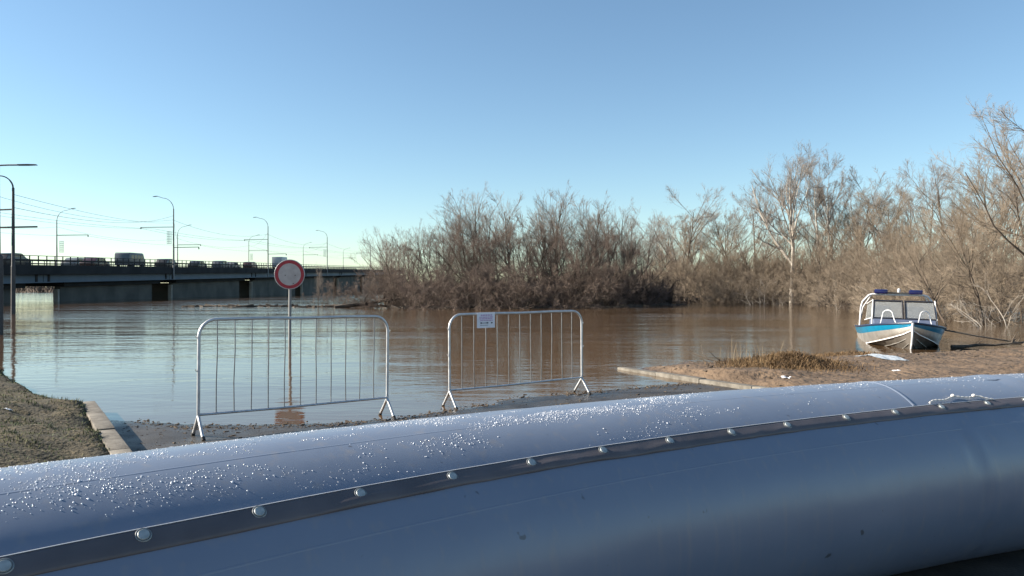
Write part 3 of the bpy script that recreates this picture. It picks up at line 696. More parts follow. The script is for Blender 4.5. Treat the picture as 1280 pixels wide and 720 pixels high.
# ------------------------------------------------------------------ vehicles on the bridge
WH = MB().lathe([(.10, -.09), (.31, -.09), (.33, -.05), (.33, .05), (.31, .09), (.10, .09)], 14, Matrix.Rotation(R(90), 4, 'X')).mesh('wheel', M['tyre'], True)
def vehicle(px, lane, kind, mat, label, head=1):
    Y = -lane * 960 / (640 - px); root = empty({'van': 'van', 'truck': 'box_truck', 'car': 'car', 'suv': 'car', 'bus': 'minibus'}[kind], (lane, Y, dz(Y)), R(90) if head > 0 else R(-90))
    root.rotation_euler[1] = -math.atan(.0218) * head
    if kind == 'van':
        L, W = 4.35, 1.9; prof = [(-2.15, .5), (-2.18, 1.2), (-2.1, 1.95), (-1.9, 2.08), (1.3, 2.05), (1.62, 1.92), (1.95, 1.25), (2.15, 1.15), (2.2, .5)]
        win = [(-1.55, -1.0, 1.3, 1.78), (-.75, -.2, 1.3, 1.78), (.05, .6, 1.3, 1.78), (.85, 1.45, 1.28, 1.78)]; ws = ((1.70, 1.82), (1.93, 1.32)); wx = (-1.35, 1.35)
    elif kind == 'bus':
        L, W = 6.2, 2.1; prof = [(-3.1, .45), (-3.12, 2.5), (-2.9, 2.65), (2.3, 2.6), (2.6, 2.45), (2.95, 1.4), (3.1, 1.2), (3.15, .45)]
        win = [(-2.8 + i, -1.95 + i, 1.4, 2.2) for i in range(5)]; ws = ((2.62, 2.35), (2.92, 1.5)); wx = (-1.9, 2.1)
    elif kind == 'truck':
        L, W = 5.6, 2.1; prof = [(-2.8, .6), (-2.8, 2.75), (1.2, 2.75), (1.22, 2.2), (1.9, 2.15), (2.4, 1.4), (2.7, 1.2), (2.75, .55)]
        win = [(1.35, 1.95, 1.35, 1.95)]; ws = ((1.95, 2.08), (2.38, 1.45)); wx = (-1.7, 1.9)
    else:
        up = .18 if kind == 'suv' else 0; W = 1.75
        prof = [(-2.1, .35), (-2.15, .75 + up), (-2.05, .98 + up), (-1.55, 1.02 + up), (-1.0, 1.42 + up), (-.6, 1.47 + up), (.4, 1.45 + up), (.65, 1.38 + up), (1.25, .98 + up), (1.95, .82 + up), (2.15, .65 + up), (2.15, .35)]
        if kind == 'suv': prof[3] = (-1.95, 1.15); prof[4] = (-1.7, 1.58)
        win = [(-1.05, -.2, 1.02 + up, 1.36 + up), (-.1, .65, 1.02 + up, 1.36 + up)]; ws = ((.72, 1.33 + up), (1.2, 1.02 + up)); wx = (-1.3, 1.35)
    link('body', MB().prism(prof, -W / 2, W / 2).mesh('body', M[mat], True, .06), root)
    for x0, x1, z0, z1 in win:
        MB().box(((x0 + x1) / 2, 0, (z0 + z1) / 2), (x1 - x0, W + .012, z1 - z0)).build('side_window', M['car_glass'], root)
    (xa, za), (xb, zb) = ws; nx_, nz_ = (za - zb), (xb - xa); nn = math.hypot(nx_, nz_); nx_, nz_ = nx_ / nn * .02, nz_ / nn * .02; hw = W * .42
    MB().add([(xa + nx_, -hw * .92, za + nz_), (xa + nx_, hw * .92, za + nz_), (xb + nx_, hw, zb + nz_), (xb + nx_, -hw, zb + nz_)], [(0, 1, 2, 3)]).build('windscreen', M['car_glass'], root)
    for x in wx:
        for y in (-W / 2 + .06, W / 2 - .06): link('wheel', WH, root, (x, y, .33))
    xf = prof[-1][0] - .01
    for y in (-W * .36, W * .36): MB().box((xf - .02, y, .68), (.08, .22, .14)).build('headlight', M['headlight'], root)
    tag(root, label, {'van': 'van', 'truck': 'truck', 'bus': 'minibus'}.get(kind, 'car'), 'vehicles on the bridge')
vehicle(14, -54, 'suv', 'car_dark', 'black off-road car on the bridge behind the flooded lamp post')
vehicle(96, -58, 'car', 'car_silver', 'low silver car on the bridge ahead of the black off-road car')
vehicle(119, -54.5, 'car', 'car_red', 'dark red car on the bridge just behind the grey van')
vehicle(163, -49.6, 'van', 'car_grey', 'rounded grey van with high roof crossing the bridge')
vehicle(209, -54.5, 'suv', 'car_dark', 'dark hatchback on the bridge ahead of the grey van', )
vehicle(247, -55, 'car', 'car_dark', 'dark saloon car on the bridge between the two tallest lamps')
vehicle(276, -54.5, 'suv', 'car_grey', 'grey estate car leading a silver car on the bridge')
vehicle(290, -55, 'car', 'car_silver', 'silver saloon just ahead of the grey estate car on the bridge')
vehicle(313, -54.5, 'suv', 'car_red', 'dark red hatchback on the bridge before the round road sign')
vehicle(351, -49.8, 'truck', 'car_white', 'pale box truck on the bridge rising behind the round road sign')

# ------------------------------------------------------------------ boat
def boat():
    stem = Vector((8.98, 17.2, 0)); mid = Vector((9.77, 19.3, 0)); d = (stem - mid).normalized()
    root = empty('patrol_boat', (mid.x, mid.y, -.02), math.atan2(d.y, d.x)); root.rotation_euler = (R(-1.5), R(-2.0), math.atan2(d.y, d.x)); root.scale = (.92, .87, .98)
    # stations along x (bow +): gunwale half-breadth, gunwale z, chine half-breadth, chine z, keel z, stripe z drop
    S = [(-3.3, 1.00, .40, .86, -.06, -.22), (-2.0, 1.05, .40, .90, -.06, -.24), (-.8, 1.07, .41, .92, -.04, -.25), (.2, 1.06, .43, .90, .0, -.25), (.9, .98, .455, .80, .06, -.24), (1.45, .80, .485, .62, .13, -.21), (1.85, .55, .51, .40, .21, -.15), (2.12, .28, .535, .17, .30, -.02), (2.26, .07, .55, .03, .38, .16), (2.30, .012, .555, .008, .42, .30)]
    def strip(name, cols, mat, smooth=True, both=True):
        V = []; F = []
        for sgn in ((1, -1) if both else (1,)):
            b = len(V)
            for row in cols: V += [(x, sgn * y, z) for x, y, z in row]
            k = len(cols[0])
            for i in range(len(cols) - 1):
                for j in range(k - 1): F.append((b + i * k + j, b + (i + 1) * k + j, b + (i + 1) * k + j + 1, b + i * k + j + 1))
        return MB().add(V, F).build(name, M[mat], root, smooth)
    def lerp(a, b, t): return a + (b - a) * t
    low = []; bot = []; stripe = []; rub = []; deckr = []; chin = []
    for x, gb, g, cb, c, k in S:
        sb, s = lerp(gb, cb, .40), lerp(g, c, .40)
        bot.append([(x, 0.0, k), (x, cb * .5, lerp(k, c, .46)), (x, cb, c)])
        low.append([(x, cb, c), (x, cb + .012, c + .004), (x, lerp(cb, sb, .5) + .015, lerp(c, s, .5)), (x, sb, s)])
        stripe.append([(x, sb, s), (x, lerp(sb, gb, .5) + .01, lerp(s, g, .5)), (x, gb, g)])
    hull = strip('hull', low, 'alu_hull'); strip('bottom', bot, 'shaded_boat_bottom'); strip('blue_stripe', stripe, 'hull_blue')  # bottom split off so the flare's shade can be coloured in
    for sg in (1, -1):
        MB().tube([(x, sg * (gb + .004), g + .012) for x, gb, g, cb, c, k in S], .026, 8).build('rub_rail', M['hull_navy'], root, True)
        MB().tube([(x, sg * (cb + .012), c) for x, gb, g, cb, c, k in S], .013, 6).build('chine_rail', M['white_tube'], hull, True)
        for f in (.35, .68):
            MB().tube([(x, sg * cb * f, lerp(k, c, f) - .004) for x, gb, g, cb, c, k in S[2:8]], .011, 6).build('bottom_strake', M['alu_hull'], hull, True)
    MB().tube([(1.75, 0, -.175), (2.05, 0, -.06), (2.2, 0, .09), (2.28, 0, .28), (2.315, 0, .57)], [.02, .022, .024, .026, .028], 8).build('stem_bar', M['white_tube'], root, True)
    # transom, deck
    x, gb, g, cb, c, k = S[0]
    MB().add([(x, -gb, g), (x, gb, g), (x, cb, c), (x, 0, k), (x, -cb, c)], [(0, 1, 2, 3, 4)]).build('transom', M['alu_hull'], root)
    dk = [[(x, 0.0, g - .005 + .03 * (1 - abs(x) / 3)), (x, gb * .6, g - .01), (x, gb - .01, g - .012)] for x, gb, g, cb, c, k in S[4:]]
    strip('foredeck', dk, 'boat_deck')
    fl = [[(x, 0.0, .05), (x, .8, .05), (x, gb - .03, g - .02)] for x, gb, g, cb, c, k in S[:5]]
    strip('cockpit', fl, 'boat_deck')
    # cabin front panel
    MB().hexa([(.2, -.86, .40), (.95, -.76, .43), (.95, .76, .43), (.2, .86, .40), (.15, -.84, .66), (.62, -.78, .64), (.62, .78, .64), (.15, .84, .66)]).build('dash_panel', M['boat_deck'], root)
    # windshield: two panes leaning back, frame
    zb, zt = .655, 1.10; xb, xt = .60, .36
    for sg in (-1, 1):
        y0, y1 = sg * .045, sg * .78; y1t = sg * .74
        def q(y, t, o=0): return (lerp(xb, xt, t) + o, y, lerp(zb, zt, t))
        MB().hexa([q(y0, .06), q(y1, .06), q(y1t, .94), q(y0, .94), q(y0, .06, .008), q(y1, .06, .008), q(y1t, .94, .008), q(y0, .94, .008)]).build('windscreen_pane', M['boat_glass'], root)
        f = MB().tube([q(sg * .012, 0, .004), q(sg * .8, 0, .004)], .020, 6).tube([q(sg * .012, 1, .004), q(sg * .755, 1, .004)], .024, 6).tube([q(sg * .032, 0, .004), q(sg * .032, 1, .004)], .026, 6).tube([q(sg * .795, 0, .004), q(sg * .757, 1, .004)], .018, 6)
        f.build('windscreen_frame', M['frame_black'], root, True)
        # side pane
        MB().hexa([(.58, sg * .80, .66), (-.55, sg * .90, .60), (-.45, sg * .86, 1.0), (.38, sg * .765, 1.08), (.58, sg * .806, .66), (-.55, sg * .906, .60), (-.45, sg * .866, 1.0), (.38, sg * .771, 1.08)]).build('side_pane', M['boat_glass'], root)
        MB().tube([(.62, sg * .83, .44), (.37, sg * .79, 1.12), (-.45, sg * .88, 1.03)], .016, 6).build('side_frame', M['white_tube'], root, True)
        MB().tube([(.62, sg * .82, .66), (.0, sg * .88, .63), (-.6, sg * .92, .60)], .014, 6).build('side_rail', M['white_tube'], root, True)
        # bow hand rails
        c0 = .5 if sg > 0 else .5
        pts = [(1.02, sg * .66, .44), (.95, sg * .60, .66)]
        for i in range(9):
            a = math.pi * i / 8; pts.append((.93 + .05 * (1 - math.cos(a)), sg * (.46 + .12 * math.cos(a)), .76 + .10 * math.sin(a)))
        pts += [(1.10, sg * .30, .62), (1.30, sg * .24, .47)]
        MB().tube(pts, .013, 8).build('bow_rail', M['white_tube'], root, True)
    # radar arch with beacons
    MB().tube([(-1.1, -1.02, .42), (-1.05, -1.0, .95), (-1.0, -.96, 1.1), (-.95, -.80, 1.27), (-.95, -.70, 1.30), (-.95, .70, 1.30), (-.95, .80, 1.27), (-1.0, .96, 1.1), (-1.05, 1.0, .95), (-1.1, 1.02, .42)], .026, 8).build('arch', M['white_tube'], root, True)
    for sg in (-1, 1): MB().tube([(-1.6, sg * 1.0, .42), (-1.2, sg * .93, .95), (-.97, sg * .72, 1.285)], .018, 6).build('arch_brace', M['white_tube'], root, True)
    for y in (-.47, .47):
        b = MB().box((-.93, y, 1.375), (.22, .36, .115)); link('beacon', b.mesh('beacon', M['beacon_blue'], True, .025), root)
    MB().box((-.93, 0, 1.345), (.12, .58, .03)).build('beacon_bar', M['lamp_steel'], root)
    MB().lathe([(.03, 0), (.045, .03), (.04, .09), (.01, .11)], 12, Matrix.Translation((-.93, .02, 1.36))).build('top_light', M['litter_white'], root, True)
    MB().lathe([(.03, 0), (.03, .05), (.05, .06), (.05, .075), (.005, .08)], 10, Matrix.Translation((2.05, 0, .53))).build('bow_cleat', M['white_tube'], root, True)
    for y in (-.45, .45):
        MB().box((-.5, y, .55), (.5, .48, .12)).build('seat', M['hull_navy'], root, False, .02); MB().box((-.74, y, .78), (.1, .48, .42), 0, 0, -.12).build('seat_back', M['hull_navy'], root, False, .02)
    mo = MB().box((-3.55, 0, .55), (.42, .42, .62)); link('outboard_motor', mo.mesh('outboard_motor', M['frame_black'], True, .08), root)
    tag(root, 'aluminium patrol boat with blue stripe and blue beacons beached on the sandbank', 'boat')
    return root
boat()
o = MB().tube([(0, 0, 0), (.8, -.2, -.16), (1.7, -.3, -.30), (2.6, -.2, -.40)], .018, 6).build('mooring_line', M['rope_dark'], None, True)
o.location = (at(1176, 18.6), 18.6, .40); tag(o, 'dark mooring line slack from the patrol boat towards the driftwood', 'rope')

# ------------------------------------------------------------------ bare trees (vectorised growth)
def norm(v): return v / (np.linalg.norm(v, axis=-1, keepdims=True) + 1e-9)
def extend(rng, pos, d, L, K, up, wob):
    P = [pos]; st = (L / (K - 1))[:, None]
    for k in range(K - 1):
        d = norm(d + np.array([0, 0, 1.0]) * up + rng.normal(size=d.shape) * wob); pos = pos + d * st; P.append(pos)
    return np.stack(P, 1)
def grow(rng, P, Rd, n, t0, ang, lf, K, up, wob, rf, rmin, tap=.3, tpow=.9):
    N, Kp, _ = P.shape; par = np.repeat(np.arange(N), n); m = len(par)
    t = t0 + (1 - t0) * rng.random(m) ** tpow
    f = t * (Kp - 1); i0 = np.minimum(f.astype(int), Kp - 2); fr = (f - i0)[:, None]
    pos = P[par, i0] * (1 - fr) + P[par, i0 + 1] * fr; tan = norm(P[par, i0 + 1] - P[par, i0])
    r = Rd[par, i0] * (1 - fr[:, 0]) + Rd[par, i0 + 1] * fr[:, 0]
    plen = np.linalg.norm(np.diff(P, axis=1), axis=2).sum(1)[par]
    q = rng.normal(size=(m, 3)); q = norm(q - tan * (q * tan).sum(1, keepdims=True))
    a = (ang * rng.uniform(.6, 1.3, m))[:, None]
    d = tan * np.cos(a) + q * np.sin(a)
    L = plen * lf * rng.uniform(.55, 1.2, m) * (1.25 - .7 * t)
    C = extend(rng, pos, d, L, K, up, wob)
    r0 = np.maximum(np.minimum(r * rf, r * .9), rmin)
    RR = np.maximum(r0[:, None] * np.linspace(1, tap, K)[None], rmin * .6)
    return C, RR
def tubes(sets, S):
    Vs, Fs, off = [], [], 0
    for P, Rr in sets:
        N, K, _ = P.shape
        T = norm(np.gradient(P, axis=1)); ref = np.where(np.abs(T[..., 2:3]) > .9, np.array([1.0, 0, 0]), np.array([0, 0, 1.0]))
        u = norm(np.cross(T, ref)); w_ = np.cross(T, u)
        an = 2 * np.pi * np.arange(S) / S
        V = P[:, :, None] + Rr[:, :, None, None] * (np.cos(an)[:, None] * u[:, :, None] + np.sin(an)[:, None] * w_[:, :, None])
        id_ = np.arange(N * K * S).reshape(N, K, S); nx_ = np.roll(id_, -1, 2)
        F = np.stack([id_[:, :-1], nx_[:, :-1], nx_[:, 1:], id_[:, 1:]], -1).reshape(-1, 4)
        Vs.append(V.reshape(-1, 3)); Fs.append(F + off); off += N * K * S
    return np.concatenate(Vs), np.concatenate(Fs)
def finish(name, trunk_sets, crown_sets, fine, tm, cm):
    V, F = tubes(trunk_sets, 6); t = mesh_np('trunk', V, F, M[tm], True)
    V1, F1 = tubes(crown_sets, 4); V2, F2 = tubes(fine, 3)
    c = mesh_np('crown', np.concatenate([V1, V2]), np.concatenate([F1, F2 + len(V1)]), M[cm], False)
    return (name, t, c)
def make_shrub(seed, h, stems, lean, tm, cm, n1=11, n2=7, n3=4, up=.05, a1=.55, droop=0.0, spread=.5):
    rng = np.random.default_rng(seed); N = stems
    az = rng.uniform(0, 2 * np.pi, N); ln = rng.uniform(.15, 1, N) * lean
    d = norm(np.stack([np.cos(az) * ln, np.sin(az) * ln, np.ones(N)], 1))
    pos = np.stack([np.cos(az) * spread * rng.random(N), np.sin(az) * spread * rng.random(N), np.full(N, -.8)], 1)
    P0 = extend(rng, pos, d, h * rng.uniform(.6, 1.0, N) + .8, 9, up, .09)
    R0 = (h * .0085 * rng.uniform(.6, 1.2, N))[:, None] * np.linspace(1, .22, 9)[None]
    P1, R1 = grow(rng, P0, R0, n1, .18, a1, .42, 6, .06 - droop, .11, .6, .010)
    P2, R2 = grow(rng, P1, R1, n2, .15, .6, .45, 4, .05 - droop, .13, .6, .0065)
    P3, R3 = grow(rng, P2, R2, n3, .1, .6, .6, 3, .04 - droop, .15, .7, .0048)
    return finish('shrub', [(P0, R0)], [(P1, R1), (P2, R2)], [(P3, R3)], tm, cm)
def make_tree(seed, h, tm, cm, lean=(0, 0), fork=.35, n1=15, n2=9, n3=7, n4=4, a1=.75, l1=.5, up=.06, r=.014, wob=.05, t0=.28):
    rng = np.random.default_rng(seed)
    d = norm(np.array([[lean[0], lean[1], 1.0]])); P0 = extend(rng, np.array([[0, 0, -1.0]]), d, np.array([h + 1.0]), 12, .02, wob)
    R0 = np.full((1, 1), h * r) * np.linspace(1.15, .2, 12)[None] ** 1.0
    P1, R1 = grow(rng, P0, R0, n1, t0, a1, l1, 8, up, .10, .62, .02, .25)
    P2, R2 = grow(rng, P1, R1, n2, .15, .6, .45, 6, up, .12, .6, .011)
    P3, R3 = grow(rng, P2, R2, n3, .12, .6, .48, 4, up * .7 + .03, .13, .6, .0065)
    P4, R4 = grow(rng, P3, R3, n4, .1, .55, .7, 3, .07, .14, .7, .0045)
    return finish('tree', [(P0, R0), (P1, R1)], [(P2, R2), (P3, R3)], [(P4, R4)], tm, cm)
def make_willow(seed, h, stems, lean, tm, cm, n1=9, n2=8, n3=6, n4=3, up=.03, a1=.62, l1=.5, spread=.6, wob=.10, thin=1.0, up2=.10):
    rng = np.random.default_rng(seed); N = stems
    az = rng.uniform(0, 2 * np.pi, N); ln = rng.uniform(.1, 1, N) * lean
    d = norm(np.stack([np.cos(az) * ln, np.sin(az) * ln, np.ones(N)], 1))
    pos = np.stack([np.cos(az) * spread * rng.random(N), np.sin(az) * spread * rng.random(N), np.full(N, -.8)], 1)
    P0 = extend(rng, pos, d, h * rng.uniform(.6, .9, N) + .8, 9, up, wob)
    R0 = (h * .0095 * thin * rng.uniform(.6, 1.2, N))[:, None] * np.linspace(1, .25, 9)[None]
    P1, R1 = grow(rng, P0, R0, n1, .22, a1, l1, 7, .05, .11, .55, .009, .3, .75)
    P2, R2 = grow(rng, P1, R1, n2, .2, .6, .5, 5, up2, .13, .55, .0058)
    P3, R3 = grow(rng, P2, R2, n3, .1, .55, .6, 4, up2, .13, .6, .0042)
    P4, R4 = grow(rng, P3, R3, n4, .1, .5, .7, 3, up2, .14, .7, .0034)
    return finish('shrub', [(P0, R0), (P1, R1)], [(P2, R2)], [(P3, R3), (P4, R4)], tm, cm)
PR = {
    'sa': make_willow(11, 6.0, 8, .8, 'bark_brown', 'twig_brown', n2=7, n3=4, n4=2),
    'sb': make_willow(12, 6.0, 7, 1.1, 'bark_brown', 'twig_brown', a1=.7, n2=7, n3=4, n4=2),
    'sc': make_willow(13, 6.0, 5, .45, 'bark_brown', 'twig_grey', n1=12, l1=.46, n2=7, n3=4, n4=2),
    'sd': make_willow(17, 6.0, 4, .35, 'bark_brown', 'twig_grey', n1=14, l1=.42, a1=.55, n2=7, n3=4, n4=2),
    'lo': make_willow(14, 3.0, 16, 1.8, 'bark_brown', 'twig_brown', n1=6, n2=7, n3=4, n4=3, a1=.9, spread=1.0, up=-.02, wob=.14, thin=.8, up2=.02),
    'lt': make_willow(15, 3.4, 14, 1.7, 'bark_brown', 'twig_tan', n1=6, n2=7, n3=4, n4=3, a1=.9, spread=1.0, up=-.02, wob=.14, thin=.8, up2=.02),
    'ld': make_willow(18, 2.6, 9, 1.9, 'bark_pale', 'bark_pale', n1=5, n2=4, n3=2, n4=1, a1=.9, spread=.8, up=-.02, wob=.16, thin=1.0, up2=.0),
    'st': make_willow(16, 6.0, 7, 1.0, 'bark_brown', 'twig_tan', a1=.75),
    'pa': make_tree(21, 13.0, 'bark_pale', 'twig_grey', a1=.8, l1=.56, t0=.34, r=.017, n1=17, n2=10, n3=8, n4=5),
    'pb': make_tree(22, 12.0, 'bark_pale', 'twig_grey', lean=(.12, .05), a1=.65, l1=.5, up=.08, n2=10, n3=8, n4=5),
    'ta': make_tree(23, 10.0, 'bark_brown', 'twig_tan', lean=(-.12, .0), a1=.95, l1=.62, wob=.09, t0=.22, n2=10, n3=8, n4=5),
    'tb': make_tree(24, 9.0, 'bark_brown', 'twig_tan', lean=(.3, .05), a1=.85, l1=.62, wob=.10, t0=.25, r=.016),
    'tg': make_tree(25, 10.0, 'bark_brown', 'twig_grey', lean=(.05, .0), a1=.75, l1=.58, t0=.2, n2=10, n3=8, n4=5),
}
PH = {}
# measured height of every prototype crown
for k, (n, t, c) in PR.items():
    co = np.empty(len(c.vertices) * 3, np.float32); c.vertices.foreach_get('co', co); PH[k] = float(np.percentile(co[2::3], 99.0))
rt = random.Random(8)
def zone(px, D):
    if D > 90: return 'in the distant gap between thicket and wood'
    if px < 800 and D < 69:
        return ('above the slanting fallen log' if px < 512 else 'facing the gap between the two crowd barriers' if px < 565 else 'facing the paper notice' if px < 640
                else 'facing the plain end of the noticed barrier' if px < 728 else 'at the end beside the open gap')
    return ('beside the log floating in the gap' if px < 885 else 'between the floating log and the tall poplar' if px < 965 else 'around the tall pale-trunked poplar' if px < 1062
            else 'behind the patrol boat' if px < 1175 else 'behind the driftwood logs')
def plant(key, px, D, ytop, label, group=None, rz=None, name=None, cat=None, wide=1.0, crown=None):
    n, t, c = PR[key]; H = CAMZ + (360 - ytop) * D / 960.0; s = H / PH[key]
    o = empty(name or ('bare_shrub' if n == 'shrub' else 'bare_tree'), (at(px, D), D, 0), rt.uniform(0, 6.28) if rz is None else rz)
    o.scale = (s * wide, s * wide, s)
    if group: label = label + ' ' + zone(px, D)
    link('trunk' if n == 'tree' else 'stems', t, o); link('crown', c, o)
    tag(o, label, cat or ('shrub' if n == 'shrub' else 'tree'), group); return o
# --- thicket standing in the river
LS = 'bare brown willow shrub of the flooded thicket'; GS = 'willow shrubs of the mid-river thicket'
LL = 'low arching bush of the thicket edge'; GL = 'low bushes along the thicket edge'
LG = 'tall grey bare willow topping the thicket'; GG = 'tall willows of the mid-river thicket'
for key, px, D, yt in [('sa', 500, 57, 290), ('sb', 512, 60, 284), ('sc', 530, 58, 282), ('sa', 548, 60, 276), ('sa', 590, 57, 280), ('sb', 612, 59, 275), ('sb', 655, 58, 276), ('sb', 694, 60, 270), ('sa', 716, 58, 280), ('sb', 737, 61, 276), ('sa', 756, 62, 282), ('sb', 775, 63, 290), ('sa', 792, 66, 295), ('sc', 484, 60, 300)]:
    plant(key, px, D, yt, LS, GS)
for key, px, D, yt in [('sc', 583, 61, 256), ('sc', 606, 62, 240), ('sd', 624, 64, 240), ('sd', 650, 63, 250), ('sc', 701, 62, 238), ('sd', 716, 64, 245), ('sc', 750, 65, 250), ('sd', 770, 66, 252), ('sc', 786, 68, 258), ('sc', 680, 65, 256)]:
    plant(key, px, D, yt, LG, GG)
for px, D, yt in [(476, 55.5, 342), (496, 54.5, 338), (520, 53.5, 332), (545, 53.5, 336), (568, 53, 330), (592, 53, 336), (615, 53.5, 330), (638, 54, 334), (662, 54, 332), (686, 54.5, 330), (710, 56, 332), (733, 57.5, 330), (757, 60, 334), (780, 63, 338)]:
    plant('lo', px, D, yt, LL, GL)
plant('lo', 800, 66, 345, LL, GL)
# saplings left of the thicket
plant('sc', 397, 55, 332, 'slender young tree standing alone in the water by the round sign', None, name='sapling', wide=.5)
plant('lo', 424, 57, 352, 'small twiggy bush in the water between sapling and fallen log', None)
plant('sc', 462, 62, 335, 'thin wispy shrub at the bridge end of the mid-river thicket', None, wide=.6)
# --- right-hand flooded wood
LW = 'bare tan shrub of the flooded wood'; GW = 'shrubs of the flooded wood'
LT = 'bare grey-brown tree of the flooded wood'; GT = 'trees of the flooded wood'
LB = 'low tangled tan bush of the wood edge'; GB = 'low bushes along the flooded wood edge'
for key, px, D, yt in [('tg', 806, 96, 272), ('tg', 826, 98, 276), ('tg', 842, 92, 268), ('tg', 856, 78, 236), ('ta', 878, 80, 262), ('tg', 905, 84, 262), ('ta', 925, 80, 258), ('tg', 945, 86, 240), ('ta', 975, 82, 262), ('tg', 1068, 76, 214), ('ta', 1085, 70, 236), ('tg', 1105, 66, 238), ('ta', 1128, 62, 232), ('tg', 1160, 60, 212), ('tg', 1190, 58, 200), ('ta', 1212, 56, 202), ('tg', 1240, 54, 204), ('ta', 1262, 50, 210), ('tg', 1290, 46, 190), ('ta', 1025, 74, 250), ('tg', 1140, 70, 222)]:
    plant(key, px, D, yt, LT, GT)
for key, px, D, yt in [('st', 850, 74, 305), ('st', 870, 73, 300), ('st', 893, 74, 296), ('st', 915, 74, 290), ('st', 938, 73, 286), ('st', 960, 72, 292), ('st', 985, 72, 288), ('st', 1010, 70, 284), ('st', 1035, 68, 282), ('st', 1058, 64, 276), ('st', 1080, 60, 280), ('st', 1104, 56, 270), ('st', 1126, 52, 276), ('st', 1148, 48, 272), ('st', 1170, 46, 266), ('st', 1196, 44, 270), ('st', 1222, 42, 262), ('st', 1250, 40, 268), ('st', 1276, 38, 258), ('st', 830, 90, 305), ('sb', 812, 92, 312)]:
    plant(key, px, D, yt, LW, GW)
for px, D, yt in [(868, 70, 345), (890, 69, 340), (912, 68, 338), (936, 67, 336), (960, 66, 338), (984, 65, 336), (1008, 63, 334), (1032, 60, 334), (1055, 56, 332), (1078, 50, 334), (1100, 46, 330), (1124, 42, 330), (1150, 38, 326), (1178, 36, 324), (1205, 35, 326), (1232, 34, 322), (1258, 32, 326), (1284, 30, 320)]:
    plant('lt', px, D, yt, LB, GB)
plant('ld', 1086, 43, 344, 'bleached dead bush sprawling into the water beside the patrol boat')
plant('ld', 948, 63, 350, 'bleached dead bush at the wood edge below the tall pale poplar')
plant('ld', 1262, 27, 352, 'bleached dead bush tangled behind the driftwood logs')
plant('pa', 990, 70, 186, 'tall pale-trunked poplar with a broad crown in the flooded wood', None, rz=.4)
plant('pb', 1022, 72, 190, 'second pale poplar leaning beside the tall pale-trunked poplar', None, rz=.2)
plant('pb', 1046, 76, 196, 'slimmer grey poplar on the boat side of the tall pale poplar', None, rz=2.4)
plant('tb', 1188, 28.5, 292, 'crooked dark tree with bent top standing in the water beside the patrol boat', None, rz=2.9)
plant('ta', 1229, 30.5, 250, 'stout forked tree rooted in the water near the driftwood log', None, rz=.8)
plant('ta', 1312, 27, 128, 'tall bare tree reaching its branches over the driftwood', None, rz=1.5)
# --- far wood, one mass
def far_wood():
    rng = np.random.default_rng(3); V = []; 
    def band(n, x0, x1, y0, y1, h0, h1):
        x = rng.uniform(x0, x1, n); y = rng.uniform(y0, y1, n); hh = (h0 + (h1 - h0) * vnoise(x * .06, y * .05, 4)) * rng.uniform(.4, 1, n)
        zb = rng.uniform(-.5, .55, n) * hh * .6; wd = rng.uniform(.05, .22, n); lx = rng.normal(0, .25, n) * hh; ly = rng.normal(0, .25, n) * hh
        th = rng.uniform(0, np.pi, n); dx = np.cos(th) * wd; dy = np.sin(th) * wd
        zb = np.maximum(zb, -.8)
        return np.stack([np.stack([x - dx, y - dy, zb], 1), np.stack([x + dx, y + dy, zb], 1), np.stack([x + lx, y + ly, zb + hh * .7], 1)], 1)
    B = [band(26000, -420, -60, 232, 330, 2.5, 6.5), band(26000, -60, 300, 290, 360, 4, 11), band(26000, 18, 110, 84, 130, 3.5, 7.5), band(9000, 5, 26, 92, 120, 2.5, 6), band(12000, 50, 100, 45, 90, 4, 8), band(7000, -11, 14, 66, 78, 1.5, 4.0)]
    V = np.concatenate(B); n = len(V)
    tag(link('distant_woodland', mesh_np('distant_woodland', V.reshape(-1, 3), np.arange(n * 3).reshape(-1, 3), M['wood_far'])), 'brown mass of bare woodland on the far bank', 'woodland', kind='stuff')
far_wood()

# ------------------------------------------------------------------ fallen logs, driftwood, debris
def log(px, D, L, r, rz, tilt, label, branches=3, seed=1, z=.05, mat='log_bark', name='fallen_log'):
    rr = random.Random(seed); root = empty(name, (at(px, D), D, z), rz); root.rotation_euler[1] = -tilt
    pts = []; y = 0
    for i in range(9):
        pts.append((-L / 2 + L * i / 8, y, rr.uniform(-.3, .3) * r)); y += rr.uniform(-.5, .5) * r * 1.5
    MB().tube(pts, [r * (1 - .07 * i) * rr.uniform(.9, 1.1) for i in range(9)], 9).build('trunk', M[mat], root, True)
    for b in range(branches):
        i = rr.randint(2, 7); p = Vector(pts[i]); q = p + Vector((rr.uniform(.2, .5) * L * .3, rr.uniform(-.15, .15) * L * .4, rr.uniform(.06, .16) * L)); m = p.lerp(q, .5) + Vector((0, 0, .05 * L * .3))
        MB().tube([p, m, q], [r * .45, r * .3, r * .12], 6).build('branch', M[mat], root, True)
    tag(root, label, 'log'); return root
log(466, 55, 5.4, .16, R(18), R(7), 'dark fallen log slanting out of the water at the thicket', 4, 3, .35)
log(452, 56.5, 5.5, .12, R(-4), R(1), 'thin dark log floating flat below the slanting fallen log', 5, 5, .08)
log(838, 74, 7.0, .16, R(3), R(0), 'dark log floating across the gap between thicket and wood', 4, 7, .1)
log(1232, 17.9, 1.75, .042, R(8), R(2), 'dark driftwood log stranded at the water edge beside the boat', 3, 9, .07, name='driftwood')
log(1268, 18.2, 1.1, .028, R(22), R(3), 'thin driftwood branch stranded beyond the dark driftwood log', 3, 11, .10, name='driftwood')
